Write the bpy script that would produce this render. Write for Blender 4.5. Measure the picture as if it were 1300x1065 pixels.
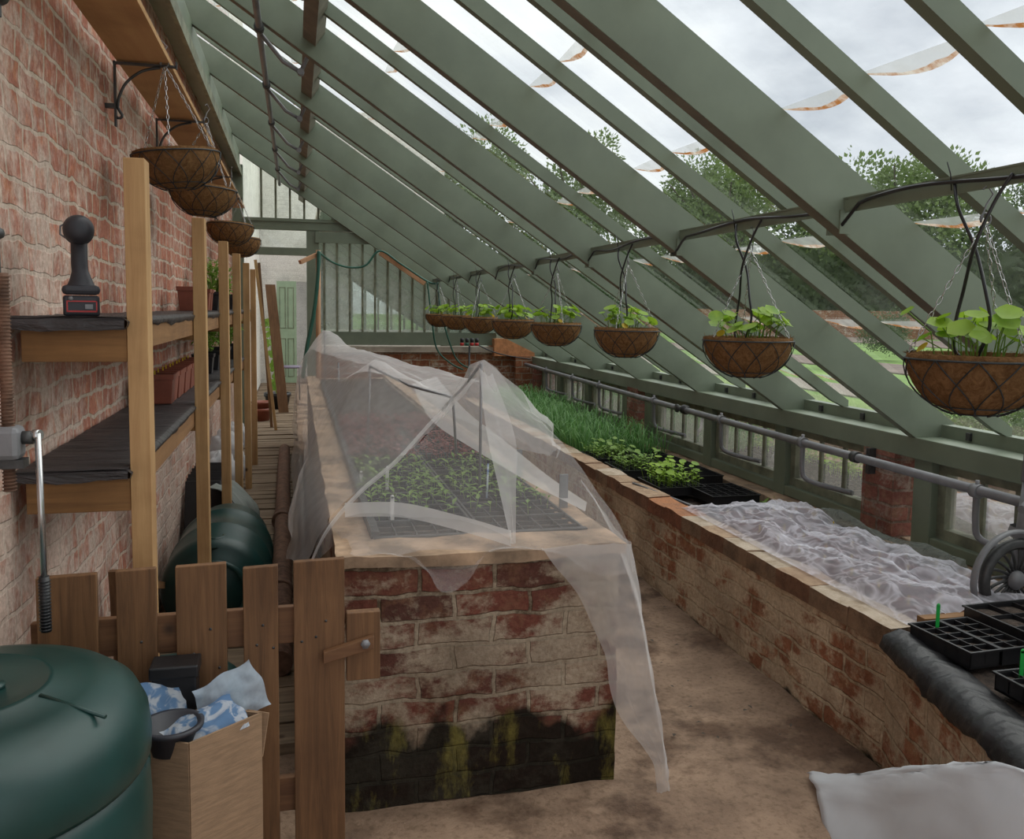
EXPOSURE=0.15; SKY=1.12; SUN=2.2
import bpy, math, random
from mathutils import Vector, Matrix, noise as mnoise
for o in list(bpy.data.objects): bpy.data.objects.remove(o, do_unlink=True)
S = bpy.context.scene
COL = S.collection
PI = math.pi
# ---------------------------------------------------------------- camera
cam_data = bpy.data.cameras.new('camera'); cam = bpy.data.objects.new('camera', cam_data); COL.objects.link(cam)
S.camera = cam
cam_data.sensor_fit = 'HORIZONTAL'; cam_data.sensor_width = 36.0
cam_data.lens = 1100.0/1300.0*36.0
cam_data.shift_x = 0.0
cam_data.shift_y = -(532.5-487.5)/1300.0
cam_data.clip_start = 0.05; cam_data.clip_end = 500
R_ = Vector((0.9702693, -0.2416256, 0.01394801))   # image right in the place
U_ = Vector((0.00723139, 0.0865459, 0.99622162))   # image up
F_ = Vector((0.24191979, 0.96650239, -0.08572011)) # looking direction
cam.matrix_world = Matrix(((R_.x, U_.x, -F_.x, 0.0), (R_.y, U_.y, -F_.y, 0.0), (R_.z, U_.z, -F_.z, 1.56), (0, 0, 0, 1)))
# ---------------------------------------------------------------- exposure
S.view_settings.view_transform = 'Standard'; S.view_settings.look = 'None'
S.view_settings.exposure = EXPOSURE; S.view_settings.gamma = 1.0; S.view_settings.use_curve_mapping = False
S.cycles.transparent_max_bounces = 32
S.cycles.max_bounces = 10
# ---------------------------------------------------------------- overcast sky
W = bpy.data.worlds.new('sky'); S.world = W; W.use_nodes = True
nt = W.node_tree; nt.nodes.clear()
def nn(nt, t, **kw):
    n = nt.nodes.new(t)
    for k, v in kw.items():
        if k.startswith('i_'):
            n.inputs[k[2:].replace('_', ' ')].default_value = v
        else: setattr(n, k, v)
    return n
tc = nn(nt, 'ShaderNodeTexCoord'); mp = nn(nt, 'ShaderNodeMapping'); mp.inputs['Scale'].default_value = (1.0, 1.0, 2.2)
no = nn(nt, 'ShaderNodeTexNoise'); no.inputs['Scale'].default_value = 2.6; no.inputs['Detail'].default_value = 7; no.inputs['Roughness'].default_value = .55
cr = nn(nt, 'ShaderNodeValToRGB'); cr.color_ramp.elements[0].position = .33; cr.color_ramp.elements[0].color = (.52, .55, .62, 1)
cr.color_ramp.elements[1].position = .62; cr.color_ramp.elements[1].color = (1.0, 1.0, 1.0, 1)
e = cr.color_ramp.elements.new(.47); e.color = (.80, .82, .88, 1)
bg = nn(nt, 'ShaderNodeBackground'); bg.inputs['Strength'].default_value = SKY; wo = nn(nt, 'ShaderNodeOutputWorld')
L = nt.links.new
L(tc.outputs['Generated'], mp.inputs['Vector']); L(mp.outputs[0], no.inputs['Vector']); L(no.outputs['Fac'], cr.inputs[0]); L(cr.outputs[0], bg.inputs['Color']); L(bg.outputs[0], wo.inputs['Surface'])
sun_d = bpy.data.lights.new('sun', 'SUN'); sun_d.energy = SUN; sun_d.angle = math.radians(75); sun_d.color = (1.0, .97, .92)
sun = bpy.data.objects.new('sun', sun_d); COL.objects.link(sun); sun.rotation_euler = (math.radians(-8), math.radians(36), 0)
# ================================================================ helpers
rnd = random.Random(7)
class MB:
    def __init__(s): s.v = []; s.f = []; s.m = []; s.mi = 0; s.sm = []
    def face(s, idx, smooth=False): s.f.append(tuple(idx)); s.m.append(s.mi); s.sm.append(smooth)
    def box(s, x0, x1, y0, y1, z0, z1, tilt=None):
        b = len(s.v); P = [(x0,y0,z0),(x1,y0,z0),(x1,y1,z0),(x0,y1,z0),(x0,y0,z1),(x1,y0,z1),(x1,y1,z1),(x0,y1,z1)]
        if tilt: P = [tuple(tilt(Vector(p))) for p in P]
        s.v += P
        for q in ((0,3,2,1),(4,5,6,7),(0,1,5,4),(1,2,6,5),(2,3,7,6),(3,0,4,7)): s.face([b+i for i in q])
        return s
    def hexa(s, P):
        b = len(s.v); s.v += [tuple(p) for p in P]
        for q in ((0,3,2,1),(4,5,6,7),(0,1,5,4),(1,2,6,5),(2,3,7,6),(3,0,4,7)): s.face([b+i for i in q])
        return s
    def bar(s, a, b, w, h, up=(0,0,1)):
        a = Vector(a); b = Vector(b); d = (b-a).normalized(); up = Vector(up)
        r = d.cross(up)
        if r.length < 1e-4: r = d.cross(Vector((1,0,0)))
        r.normalize(); u = r.cross(d)
        P = []
        for p in (a, b):
            for sx, sz in ((-1,-1),(1,-1),(1,1),(-1,1)): P.append(tuple(p+r*(sx*w/2)+u*(sz*h/2)))
        k = len(s.v); s.v += P
        for q in ((0,1,2,3),(7,6,5,4),(0,4,5,1),(1,5,6,2),(2,6,7,3),(3,7,4,0)): s.face([k+i for i in q])
        return s
    def tube(s, pts, r, n=8, caps=True):
        pts = [Vector(p) for p in pts]; rr = r if isinstance(r, (list, tuple)) else [r]*len(pts)
        rings = []; prev = None
        for i, p in enumerate(pts):
            d = (pts[min(i+1, len(pts)-1)]-pts[max(i-1, 0)])
            if d.length < 1e-9: d = Vector((0,0,1))
            d.normalize()
            if prev is None:
                r0 = d.cross(Vector((0,0,1)))
                if r0.length < .05: r0 = d.cross(Vector((1,0,0)))
            else:
                r0 = prev-d*prev.dot(d)
            r0.normalize(); prev = r0; u0 = d.cross(r0)
            b = len(s.v)
            for k in range(n):
                a = 2*PI*k/n; s.v.append(tuple(p+(r0*math.cos(a)+u0*math.sin(a))*rr[i]))
            rings.append(b)
        for i in range(len(rings)-1):
            for k in range(n): s.face([rings[i]+k, rings[i]+(k+1)%n, rings[i+1]+(k+1)%n, rings[i+1]+k], True)
        if caps:
            s.face([rings[0]+k for k in range(n)][::-1]); s.face([rings[-1]+k for k in range(n)])
        return s
    def lathe(s, prof, c=(0,0,0), n=32, axis='Z', a0=0, a1=2*PI, jit=None):
        c = Vector(c); full = abs(a1-a0-2*PI) < 1e-6; cnt = n if full else n+1; b = len(s.v)
        for (r, h) in prof:
            for k in range(cnt):
                a = a0+(a1-a0)*k/n; rr = r if jit is None else r*(1+jit(a, h))
                x, y = rr*math.cos(a), rr*math.sin(a)
                p = Vector((x, y, h)) if axis == 'Z' else (Vector((x, h, y)) if axis == 'Y' else Vector((h, x, y)))
                s.v.append(tuple(c+p))
        for i in range(len(prof)-1):
            for k in range(n if not full else cnt):
                k2 = (k+1) % cnt
                s.face([b+i*cnt+k, b+i*cnt+k2, b+(i+1)*cnt+k2, b+(i+1)*cnt+k], True)
        return s
    def grid(s, G, smooth=True):
        b = len(s.v); nr, nc = len(G), len(G[0])
        for row in G:
            for p in row: s.v.append(tuple(p))
        for i in range(nr-1):
            for j in range(nc-1): s.face([b+i*nc+j, b+i*nc+j+1, b+(i+1)*nc+j+1, b+(i+1)*nc+j], smooth)
        return s
    def leaf(s, c, d, up, ln, w, fold=.15):
        # lance leaf starting at c, running along d
        c = Vector(c); d = Vector(d).normalized(); r = d.cross(Vector(up))
        if r.length < 1e-3: r = Vector((1,0,0))
        r.normalize(); u = r.cross(d)
        b = len(s.v)
        s.v += [tuple(c), tuple(c+d*ln*.45+r*w/2+u*fold*w), tuple(c+d*ln*.5), tuple(c+d*ln*.45-r*w/2+u*fold*w), tuple(c+d*ln-u*ln*.12)]
        s.face((b, b+1, b+2)); s.face((b, b+2, b+3)); s.face((b+1, b+4, b+2)); s.face((b+2, b+4, b+3))
    def disc(s, c, nrm, r, n=9, dish=.18):
        c = Vector(c); nrm = Vector(nrm).normalized(); t = nrm.cross(Vector((0.3,1,0.1))); t.normalize(); q = nrm.cross(t)
        b = len(s.v); s.v.append(tuple(c))
        for k in range(n):
            a = 2*PI*k/n; rr = r*(1+.07*math.sin(5*a+c.x*50))
            s.v.append(tuple(c+(t*math.cos(a)+q*math.sin(a))*rr+nrm*dish*r))
        for k in range(n): s.face((b, b+1+k, b+1+(k+1) % n), True)
    def build(s, name, mat, parent=None, bevel=0, solid=0, off=0.0, weld=False):
        me = bpy.data.meshes.new(name); me.from_pydata(s.v, [], s.f)
        mats = mat if isinstance(mat, (list, tuple)) else [mat]
        for m in mats: me.materials.append(m)
        me.polygons.foreach_set('material_index', s.m); me.polygons.foreach_set('use_smooth', s.sm); me.update()
        o = bpy.data.objects.new(name, me); COL.objects.link(o)
        if parent is not None:   # shapes are given in the place's own coordinates
            o.parent = parent
            if parent.type == 'EMPTY' and parent.parent is None: o.matrix_parent_inverse = (Matrix.Translation(parent.location) @ Matrix.Rotation(parent.rotation_euler[2], 4, 'Z')).inverted()
        if solid:
            md = o.modifiers.new('thickness', 'SOLIDIFY'); md.thickness = solid; md.offset = off
        if bevel:
            md = o.modifiers.new('edge', 'BEVEL'); md.width = bevel; md.segments = 2; md.limit_method = 'ANGLE'
        return o
def tag(o, label=None, cat=None, group=None, kind=None):
    if label: o['label'] = label
    if cat: o['category'] = cat
    if group: o['group'] = group
    if kind: o['kind'] = kind
    return o
def empty(name, loc=(0,0,0), rz=0.0, label=None, cat=None, group=None, kind=None):
    o = bpy.data.objects.new(name, None); COL.objects.link(o); o.location = loc; o.rotation_euler = (0, 0, rz); o.empty_display_size = .1
    return tag(o, label, cat, group, kind)
KIDS = {}
def copy_tree(o, parent=None):
    c = o.copy(); COL.objects.link(c); c.parent = parent
    for ch in [x for x in S.objects if x.parent == o]: copy_tree(ch, c)
    return c
def catmull(P, n):
    out = []
    for i in range(len(P)-1):
        p0 = Vector(P[max(i-1, 0)]); p1 = Vector(P[i]); p2 = Vector(P[i+1]); p3 = Vector(P[min(i+2, len(P)-1)])
        for k in range(n):
            t = k/n
            out.append(.5*((2*p1)+(p2-p0)*t+(2*p0-5*p1+4*p2-p3)*t*t+(3*p1-p0-3*p2+p3)*t**3))
    out.append(Vector(P[-1])); return out
def surf(rows, nu, nv):
    R = [catmull(r, nv) for r in rows]; m = len(R[0])
    cols = [catmull([r[j] for r in R], nu) for j in range(m)]
    return [[cols[j][i] for j in range(m)] for i in range(len(cols[0]))]
def fbm(x, y, z=0.0, o=3):
    a, s = 0, 1
    for _ in range(o): a += s*mnoise.noise(Vector((x, y, z))); x *= 2.03; y *= 2.03; z *= 2.03; s *= .5
    return a
# ================================================================ materials
def mat(name):
    m = bpy.data.materials.new(name); m.use_nodes = True; nt = m.node_tree; nt.nodes.clear()
    out = nn(nt, 'ShaderNodeOutputMaterial'); b = nn(nt, 'ShaderNodeBsdfPrincipled'); nt.links.new(b.outputs[0], out.inputs['Surface'])
    return m, nt, b, out
def col4(c): return (c[0], c[1], c[2], 1)
def s2l(r, g, b):
    f = lambda c: (c/255/12.92 if c/255 <= .04045 else ((c/255+.055)/1.055)**2.4)
    return (f(r), f(g), f(b))
def noise_mix(nt, vec, scale, c1, c2, lo=.4, hi=.6, detail=5, rough=.6, dist=0.0):
    n = nn(nt, 'ShaderNodeTexNoise'); n.inputs['Scale'].default_value = scale; n.inputs['Detail'].default_value = detail; n.inputs['Roughness'].default_value = rough; n.inputs['Distortion'].default_value = dist
    nt.links.new(vec, n.inputs['Vector'])
    r = nn(nt, 'ShaderNodeMapRange'); r.inputs['From Min'].default_value = lo; r.inputs['From Max'].default_value = hi
    nt.links.new(n.outputs['Fac'], r.inputs['Value'])
    return r.outputs[0], mixc(nt, r.outputs[0], c1, c2)
def mixc(nt, fac, a, b, mode='MIX'):
    m = nn(nt, 'ShaderNodeMix', data_type='RGBA', blend_type=mode)
    for sock, v in ((m.inputs[0], fac), (m.inputs[6], a), (m.inputs[7], b)):
        if hasattr(v, 'is_output') or isinstance(v, bpy.types.NodeSocket): nt.links.new(v, sock)
        else: sock.default_value = v if isinstance(v, (int, float)) else col4(v)
    return m.outputs[2]
def mth(nt, op, a, b=None, clamp=False):
    m = nn(nt, 'ShaderNodeMath', operation=op, use_clamp=clamp)
    for s_, v in ((m.inputs[0], a), (m.inputs[1], b)):
        if v is None: continue
        if isinstance(v, bpy.types.NodeSocket): nt.links.new(v, s_)
        else: s_.default_value = v
    return m.outputs[0]
def bump(nt, b, h, strength=.4, dist=.01):
    n = nn(nt, 'ShaderNodeBump'); n.inputs['Strength'].default_value = strength; n.inputs['Distance'].default_value = dist
    nt.links.new(h, n.inputs['Height']); nt.links.new(n.outputs[0], b.inputs['Normal'])
def simple(name, c, rough=.6, metal=0.0, vary=.12, scale=8.0, bumps=.15, stretch=(1,1,1), spec=.5):
    m, nt, b, out = mat(name)
    g = nn(nt, 'ShaderNodeNewGeometry'); mp = nn(nt, 'ShaderNodeMapping'); mp.inputs['Scale'].default_value = stretch
    nt.links.new(g.outputs['Position'], mp.inputs['Vector'])
    f, cc = noise_mix(nt, mp.outputs[0], scale, tuple(x*(1-vary) for x in c), tuple(min(1, x*(1+vary)) for x in c), .35, .65)
    nt.links.new(cc, b.inputs['Base Color']); b.inputs['Roughness'].default_value = rough; b.inputs['Metallic'].default_value = metal
    b.inputs['Specular IOR Level'].default_value = spec
    if bumps: bump(nt, b, f, bumps, .004)
    return m
def wood(name, c1, c2, axis='Z', knots=True, rough=.7, scale=1.0):
    m, nt, b, out = mat(name)
    g = nn(nt, 'ShaderNodeTexCoord'); mp = nn(nt, 'ShaderNodeMapping')
    st = {'X': (1.2, 22, 22), 'Y': (22, 1.2, 22), 'Z': (22, 22, 1.2)}[axis]
    mp.inputs['Scale'].default_value = tuple(x*scale for x in st); nt.links.new(g.outputs['Object'], mp.inputs['Vector'])
    f, cc = noise_mix(nt, mp.outputs[0], 1.6, c1, c2, .32, .68, 6, .65, .6)
    gg = nn(nt, 'ShaderNodeTexCoord')
    f2, c_2 = noise_mix(nt, gg.outputs['Object'], 3.0, (1, 1, 1), (.72, .68, .62), .45, .7)
    cc = mixc(nt, 1.0, cc, c_2, 'MULTIPLY')
    if knots:
        v = nn(nt, 'ShaderNodeTexVoronoi'); v.inputs['Scale'].default_value = 4.5; nt.links.new(gg.outputs['Object'], v.inputs['Vector'])
        k = nn(nt, 'ShaderNodeMapRange'); k.inputs['From Min'].default_value = .035; k.inputs['From Max'].default_value = .10; nt.links.new(v.outputs['Distance'], k.inputs['Value'])
        cc = mixc(nt, k.outputs[0], (.06, .03, .015), cc)
    nt.links.new(cc, b.inputs['Base Color']); b.inputs['Roughness'].default_value = rough; bump(nt, b, f, .25, .002)
    return m
def brick(name, reds, mortar, wash, wash_amt, moss=None, bw=.225, bh=.078, axis='auto', stain=.3, seed=0.0, wscale=5.0, bmp=.6, wob=.03, streak=False, squash=1.0, patchy=False):
    m, nt, b, out = mat(name)
    g = nn(nt, 'ShaderNodeNewGeometry'); sp = nn(nt, 'ShaderNodeSeparateXYZ'); nt.links.new(g.outputs['Position'], sp.inputs[0])
    sn = nn(nt, 'ShaderNodeSeparateXYZ'); nt.links.new(g.outputs['True Normal'], sn.inputs[0])
    ax = mth(nt, 'GREATER_THAN', mth(nt, 'ABSOLUTE', sn.outputs[0]), .5); az = mth(nt, 'GREATER_THAN', mth(nt, 'ABSOLUTE', sn.outputs[2]), .6)
    u = nn(nt, 'ShaderNodeMix', data_type='FLOAT'); nt.links.new(ax, u.inputs[0]); nt.links.new(sp.outputs[0], u.inputs[2]); nt.links.new(sp.outputs[1], u.inputs[3])
    u2 = nn(nt, 'ShaderNodeMix', data_type='FLOAT'); nt.links.new(az, u2.inputs[0]); nt.links.new(u.outputs[0], u2.inputs[2]); nt.links.new(sp.outputs[1], u2.inputs[3])
    v = nn(nt, 'ShaderNodeMix', data_type='FLOAT'); nt.links.new(az, v.inputs[0]); nt.links.new(sp.outputs[2], v.inputs[2]); nt.links.new(sp.outputs[0], v.inputs[3])
    cv = nn(nt, 'ShaderNodeCombineXYZ'); nt.links.new(u2.outputs[0], cv.inputs[0]); nt.links.new(v.outputs[0], cv.inputs[1]); cv.inputs[2].default_value = seed
    # wobble
    wn = nn(nt, 'ShaderNodeTexNoise'); wn.inputs['Scale'].default_value = 7; wn.inputs['Detail'].default_value = 3; nt.links.new(g.outputs['Position'], wn.inputs['Vector'])
    wv = nn(nt, 'ShaderNodeVectorMath', operation='SCALE'); sb = nn(nt, 'ShaderNodeVectorMath', operation='SUBTRACT'); nt.links.new(wn.outputs['Color'], sb.inputs[0]); sb.inputs[1].default_value = (.5, .5, .5)
    nt.links.new(sb.outputs[0], wv.inputs[0]); wv.inputs['Scale'].default_value = wob
    ad = nn(nt, 'ShaderNodeVectorMath', operation='ADD'); nt.links.new(cv.outputs[0], ad.inputs[0]); nt.links.new(wv.outputs[0], ad.inputs[1])
    bt = nn(nt, 'ShaderNodeTexBrick'); nt.links.new(ad.outputs[0], bt.inputs['Vector'])
    bt.inputs['Color1'].default_value = col4(reds[0]); bt.inputs['Color2'].default_value = col4(reds[1]); bt.inputs['Mortar'].default_value = col4(mortar)
    bt.inputs['Scale'].default_value = 1; bt.inputs['Brick Width'].default_value = bw; bt.inputs['Row Height'].default_value = bh; bt.inputs['Mortar Size'].default_value = .008; bt.inputs['Mortar Smooth'].default_value = .35; bt.inputs['Bias'].default_value = 0; bt.squash = squash; bt.squash_frequency = 2
    _, c3 = noise_mix(nt, g.outputs['Position'], 16, bt.outputs['Color'], reds[2], .5, .75)
    keep = mth(nt, 'SUBTRACT', 1.0, bt.outputs['Fac'])
    base = mixc(nt, keep, bt.outputs['Color'], c3)
    # limewash
    w1 = nn(nt, 'ShaderNodeTexNoise'); w1.inputs['Scale'].default_value = wscale; w1.inputs['Detail'].default_value = 9; w1.inputs['Roughness'].default_value = .72
    wm = nn(nt, 'ShaderNodeMapping'); wm.inputs['Scale'].default_value = (1, 1.2, .75) if streak else (1, 1, 1.3); wm.inputs['Location'].default_value = (seed, seed*2, 0)
    nt.links.new(g.outputs['Position'], wm.inputs['Vector']); nt.links.new(wm.outputs[0], w1.inputs['Vector'])
    thr = nn(nt, 'ShaderNodeMapRange'); thr.inputs['From Min'].default_value = .62-wash_amt*.3; thr.inputs['From Max'].default_value = (.80 if streak else .70)-wash_amt*.3
    w_in = mth(nt, 'ADD', w1.outputs['Fac'], mth(nt, 'MULTIPLY', bt.outputs['Fac'], .05))
    if patchy:   # whole areas where the limewash survives: low down and near the end of the wall
        lo = nn(nt, 'ShaderNodeTexNoise'); lo.inputs['Scale'].default_value = 1.3; lo.inputs['Detail'].default_value = 4; nt.links.new(g.outputs['Position'], lo.inputs['Vector'])
        low = nn(nt, 'ShaderNodeMapRange'); low.inputs['From Min'].default_value = 1.25; low.inputs['From Max'].default_value = .95; low.inputs['To Max'].default_value = .095; nt.links.new(sp.outputs[2], low.inputs['Value'])
        ny = nn(nt, 'ShaderNodeMapRange'); ny.inputs['From Min'].default_value = 2.9; ny.inputs['From Max'].default_value = 2.2; ny.inputs['To Max'].default_value = .06; nt.links.new(sp.outputs[1], ny.inputs['Value'])
        w_in = mth(nt, 'ADD', mth(nt, 'ADD', w_in, mth(nt, 'MULTIPLY', mth(nt, 'SUBTRACT', lo.outputs['Fac'], .47), .45)), mth(nt, 'ADD', low.outputs[0], ny.outputs[0]))
    nt.links.new(w_in, thr.inputs['Value'])
    _, wc = noise_mix(nt, g.outputs['Position'], 3.0, wash, tuple(x*.72 for x in wash), .4, .65)
    base = mixc(nt, mth(nt, 'MULTIPLY', thr.outputs[0], .88), base, wc)
    # stains
    f, st = noise_mix(nt, g.outputs['Position'], 2.1, (1, 1, 1), (.45, .38, .33), .52, .72)
    base = mixc(nt, stain, base, mixc(nt, 1.0, base, st, 'MULTIPLY'))
    if moss:
        z0, z1 = moss
        zr = nn(nt, 'ShaderNodeMapRange'); zr.inputs['From Min'].default_value = z1; zr.inputs['From Max'].default_value = z0; nt.links.new(sp.outputs[2], zr.inputs['Value'])
        mn = nn(nt, 'ShaderNodeTexNoise'); mn.inputs['Scale'].default_value = 5; mn.inputs['Detail'].default_value = 6; nt.links.new(g.outputs['Position'], mn.inputs['Vector'])
        mf = mth(nt, 'ADD', zr.outputs[0], mth(nt, 'MULTIPLY', mth(nt, 'SUBTRACT', mn.outputs['Fac'], .5), 1.5)); mr = nn(nt, 'ShaderNodeMapRange'); mr.inputs['From Min'].default_value = .45; mr.inputs['From Max'].default_value = .62; nt.links.new(mf, mr.inputs['Value'])
        mm = nn(nt, 'ShaderNodeMapping'); mm.inputs['Scale'].default_value = (1, 1, .35); nt.links.new(g.outputs['Position'], mm.inputs['Vector']); _, mc = noise_mix(nt, mm.outputs[0], 11, (.008, .008, .005), (.16, .14, .03), .53, .70, 8, .7)
        base = mixc(nt, mth(nt, 'MULTIPLY', mr.outputs[0], .93), base, mc)
    _, grit = noise_mix(nt, g.outputs['Position'], 55, (.70, .66, .62), (1.12, 1.12, 1.12), .32, .62, 6, .75)
    base = mixc(nt, 1.0, base, grit, 'MULTIPLY')
    nt.links.new(base, b.inputs['Base Color']); b.inputs['Roughness'].default_value = .9; b.inputs['Specular IOR Level'].default_value = .2
    fg = nn(nt, 'ShaderNodeTexNoise'); fg.inputs['Scale'].default_value = 38; fg.inputs['Detail'].default_value = 5; nt.links.new(g.outputs['Position'], fg.inputs['Vector'])
    h = mth(nt, 'ADD', mth(nt, 'ADD', mth(nt, 'MULTIPLY', keep, .6), w1.outputs['Fac']), mth(nt, 'MULTIPLY', fg.outputs['Fac'], .5))
    bump(nt, b, h, bmp, .012)
    return m
def cloth(name, c, opacity, vary=.12, wr=0.0):
    m = bpy.data.materials.new(name); m.use_nodes = True; nt = m.node_tree; nt.nodes.clear()
    out = nn(nt, 'ShaderNodeOutputMaterial'); d = nn(nt, 'ShaderNodeBsdfDiffuse'); d.inputs['Color'].default_value = col4(c)
    t = nn(nt, 'ShaderNodeBsdfTranslucent'); t.inputs['Color'].default_value = col4(c); tr = nn(nt, 'ShaderNodeBsdfTransparent')
    a = nn(nt, 'ShaderNodeMixShader'); a.inputs[0].default_value = .45; nt.links.new(d.outputs[0], a.inputs[1]); nt.links.new(t.outputs[0], a.inputs[2])
    x = nn(nt, 'ShaderNodeMixShader'); nt.links.new(tr.outputs[0], x.inputs[1]); nt.links.new(a.outputs[0], x.inputs[2])
    g = nn(nt, 'ShaderNodeNewGeometry'); n = nn(nt, 'ShaderNodeTexNoise'); n.inputs['Scale'].default_value = 14; n.inputs['Detail'].default_value = 6; nt.links.new(g.outputs['Position'], n.inputs['Vector'])
    f = mth(nt, 'ADD', mth(nt, 'MULTIPLY', mth(nt, 'SUBTRACT', n.outputs['Fac'], .5), vary*2), opacity, True)
    if wr:   # double layers of cloth along the creases
        mp = nn(nt, 'ShaderNodeMapping'); mp.inputs['Scale'].default_value = (1.6, .9, 1); mp.inputs['Rotation'].default_value = (0, 0, .5); nt.links.new(g.outputs['Position'], mp.inputs[0])
        k = nn(nt, 'ShaderNodeTexNoise'); k.inputs['Scale'].default_value = 7; k.inputs['Detail'].default_value = 2; k.inputs['Distortion'].default_value = 1.2; nt.links.new(mp.outputs[0], k.inputs['Vector'])
        r = mth(nt, 'ABSOLUTE', mth(nt, 'SUBTRACT', k.outputs['Fac'], .5)); q = nn(nt, 'ShaderNodeMapRange'); q.inputs['From Min'].default_value = .09; q.inputs['From Max'].default_value = 0; q.inputs['To Max'].default_value = wr; nt.links.new(r, q.inputs['Value'])
        f = mth(nt, 'ADD', f, q.outputs[0], True)
    nt.links.new(f, x.inputs[0]); nt.links.new(x.outputs[0], out.inputs['Surface'])
    return m
def glassmat(name, tint=(.93, .97, .95), dust_haze=.10):
    m = bpy.data.materials.new(name); m.use_nodes = True; nt = m.node_tree; nt.nodes.clear()
    out = nn(nt, 'ShaderNodeOutputMaterial'); gl = nn(nt, 'ShaderNodeBsdfGlossy'); gl.inputs['Roughness'].default_value = .02; gl.inputs['Color'].default_value = (1, 1, 1, 1)
    tr = nn(nt, 'ShaderNodeBsdfTransparent'); tr.inputs['Color'].default_value = col4(tint); fr = nn(nt, 'ShaderNodeFresnel'); fr.inputs['IOR'].default_value = 1.45
    x = nn(nt, 'ShaderNodeMixShader'); fac = mth(nt, 'MULTIPLY', fr.outputs[0], .8, True)
    nt.links.new(fac, x.inputs[0]); nt.links.new(tr.outputs[0], x.inputs[1]); nt.links.new(gl.outputs[0], x.inputs[2])
    df = nn(nt, 'ShaderNodeBsdfDiffuse'); df.inputs['Color'].default_value = (.6, .62, .58, 1); tl = nn(nt, 'ShaderNodeBsdfTranslucent'); tl.inputs['Color'].default_value = (.6, .62, .58, 1)
    dm = nn(nt, 'ShaderNodeMixShader'); dm.inputs[0].default_value = .5; nt.links.new(df.outputs[0], dm.inputs[1]); nt.links.new(tl.outputs[0], dm.inputs[2])
    g = nn(nt, 'ShaderNodeNewGeometry'); n = nn(nt, 'ShaderNodeTexNoise'); n.inputs['Scale'].default_value = 3; n.inputs['Detail'].default_value = 8; n.inputs['Roughness'].default_value = .7; nt.links.new(g.outputs['Position'], n.inputs['Vector'])
    r = nn(nt, 'ShaderNodeMapRange'); r.inputs['From Min'].default_value = .45; r.inputs['From Max'].default_value = .8; r.inputs['To Max'].default_value = dust_haze; r.inputs['To Min'].default_value = dust_haze*.35 if dust_haze > .2 else 0; nt.links.new(n.outputs['Fac'], r.inputs['Value'])
    y = nn(nt, 'ShaderNodeMixShader'); nt.links.new(r.outputs[0], y.inputs[0]); nt.links.new(x.outputs[0], y.inputs[1]); nt.links.new(dm.outputs[0], y.inputs[2]); nt.links.new(y.outputs[0], out.inputs['Surface'])
    return m
def leafmat(name, c1, c2):
    m = bpy.data.materials.new(name); m.use_nodes = True; nt = m.node_tree; nt.nodes.clear()
    out = nn(nt, 'ShaderNodeOutputMaterial'); d = nn(nt, 'ShaderNodeBsdfPrincipled'); t = nn(nt, 'ShaderNodeBsdfTranslucent'); x = nn(nt, 'ShaderNodeMixShader'); x.inputs[0].default_value = .4
    g = nn(nt, 'ShaderNodeNewGeometry'); _, cc = noise_mix(nt, g.outputs['Position'], 18, c1, c2, .35, .65)
    cc = mixc(nt, g.outputs['Random Per Island'], cc, c2)
    nt.links.new(cc, d.inputs['Base Color']); d.inputs['Roughness'].default_value = .5; nt.links.new(cc, t.inputs['Color'])
    nt.links.new(d.outputs[0], x.inputs[1]); nt.links.new(t.outputs[0], x.inputs[2]); nt.links.new(x.outputs[0], out.inputs['Surface'])
    return m
M = {}
M['green'] = simple('green_paint', (.165, .198, .142), .5, vary=.12, scale=3, bumps=.1)
M['green_dirty'] = simple('weathered_green_paint', (.19, .20, .14), .7, vary=.35, scale=9, bumps=.3)
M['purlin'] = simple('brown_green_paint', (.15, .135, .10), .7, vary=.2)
M['door_green'] = simple('pale_green_paint', (.36, .48, .33), .5, vary=.06)
M['wallL'] = brick('whitewashed_brick', ((.48, .19, .13), (.36, .15, .11), (.60, .28, .16)), (.52, .42, .33), (.70, .56, .48), .50, stain=.85, wscale=11, wob=.05, streak=True, bw=.215, squash=.55, patchy=True)
M['bed'] = brick('planter_brick', ((.18, .058, .04), (.085, .04, .03), (.21, .11, .065)), (.12, .085, .055), (.42, .34, .25), .55, moss=(.10, .42), stain=.9, seed=3.1, wscale=2.6, bh=.085, bw=.24, bmp=.9, wob=.045)
M['bedR'] = brick('limewashed_brick', ((.32, .13, .07), (.26, .12, .07), (.40, .22, .12)), (.30, .21, .13), (.62, .49, .35), .66, moss=(-.08, .06), bmp=.9, wob=.045, stain=.7, seed=5.1, wscale=3.6)
M['pier'] = brick('red_pier_brick', ((.30, .13, .10), (.24, .10, .08), (.32, .20, .13)), (.19, .13, .10), (.42, .33, .28), .3, stain=.5, seed=8.0)
M['farbrick'] = brick('old_red_brick', ((.30, .12, .06), (.24, .09, .05), (.40, .24, .14)), (.30, .24, .18), (.55, .48, .40), .28, stain=.5, seed=2.0)
M['white_brick'] = brick('white_painted_brick', ((.82, .80, .76), (.76, .74, .70), (.85, .83, .8)), (.72, .70, .66), (.86, .84, .8), .5, stain=.12, seed=2.5, bmp=.25)
M['coping'] = simple('worn_coping', (.34, .23, .15), .9, vary=.45, scale=7, bumps=.6)
M['coping_brick'] = None
M['terra_stone'] = simple('orange_brick_coping', (.45, .19, .08), .9, vary=.25, scale=14, bumps=.5)
M['stone'] = simple('pale_stone', (.36, .31, .25), .9, vary=.25, scale=6, bumps=.5)
M['grey_steel'] = simple('galvanised_grey', (.20, .20, .21), .5, .3, vary=.15)
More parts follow.
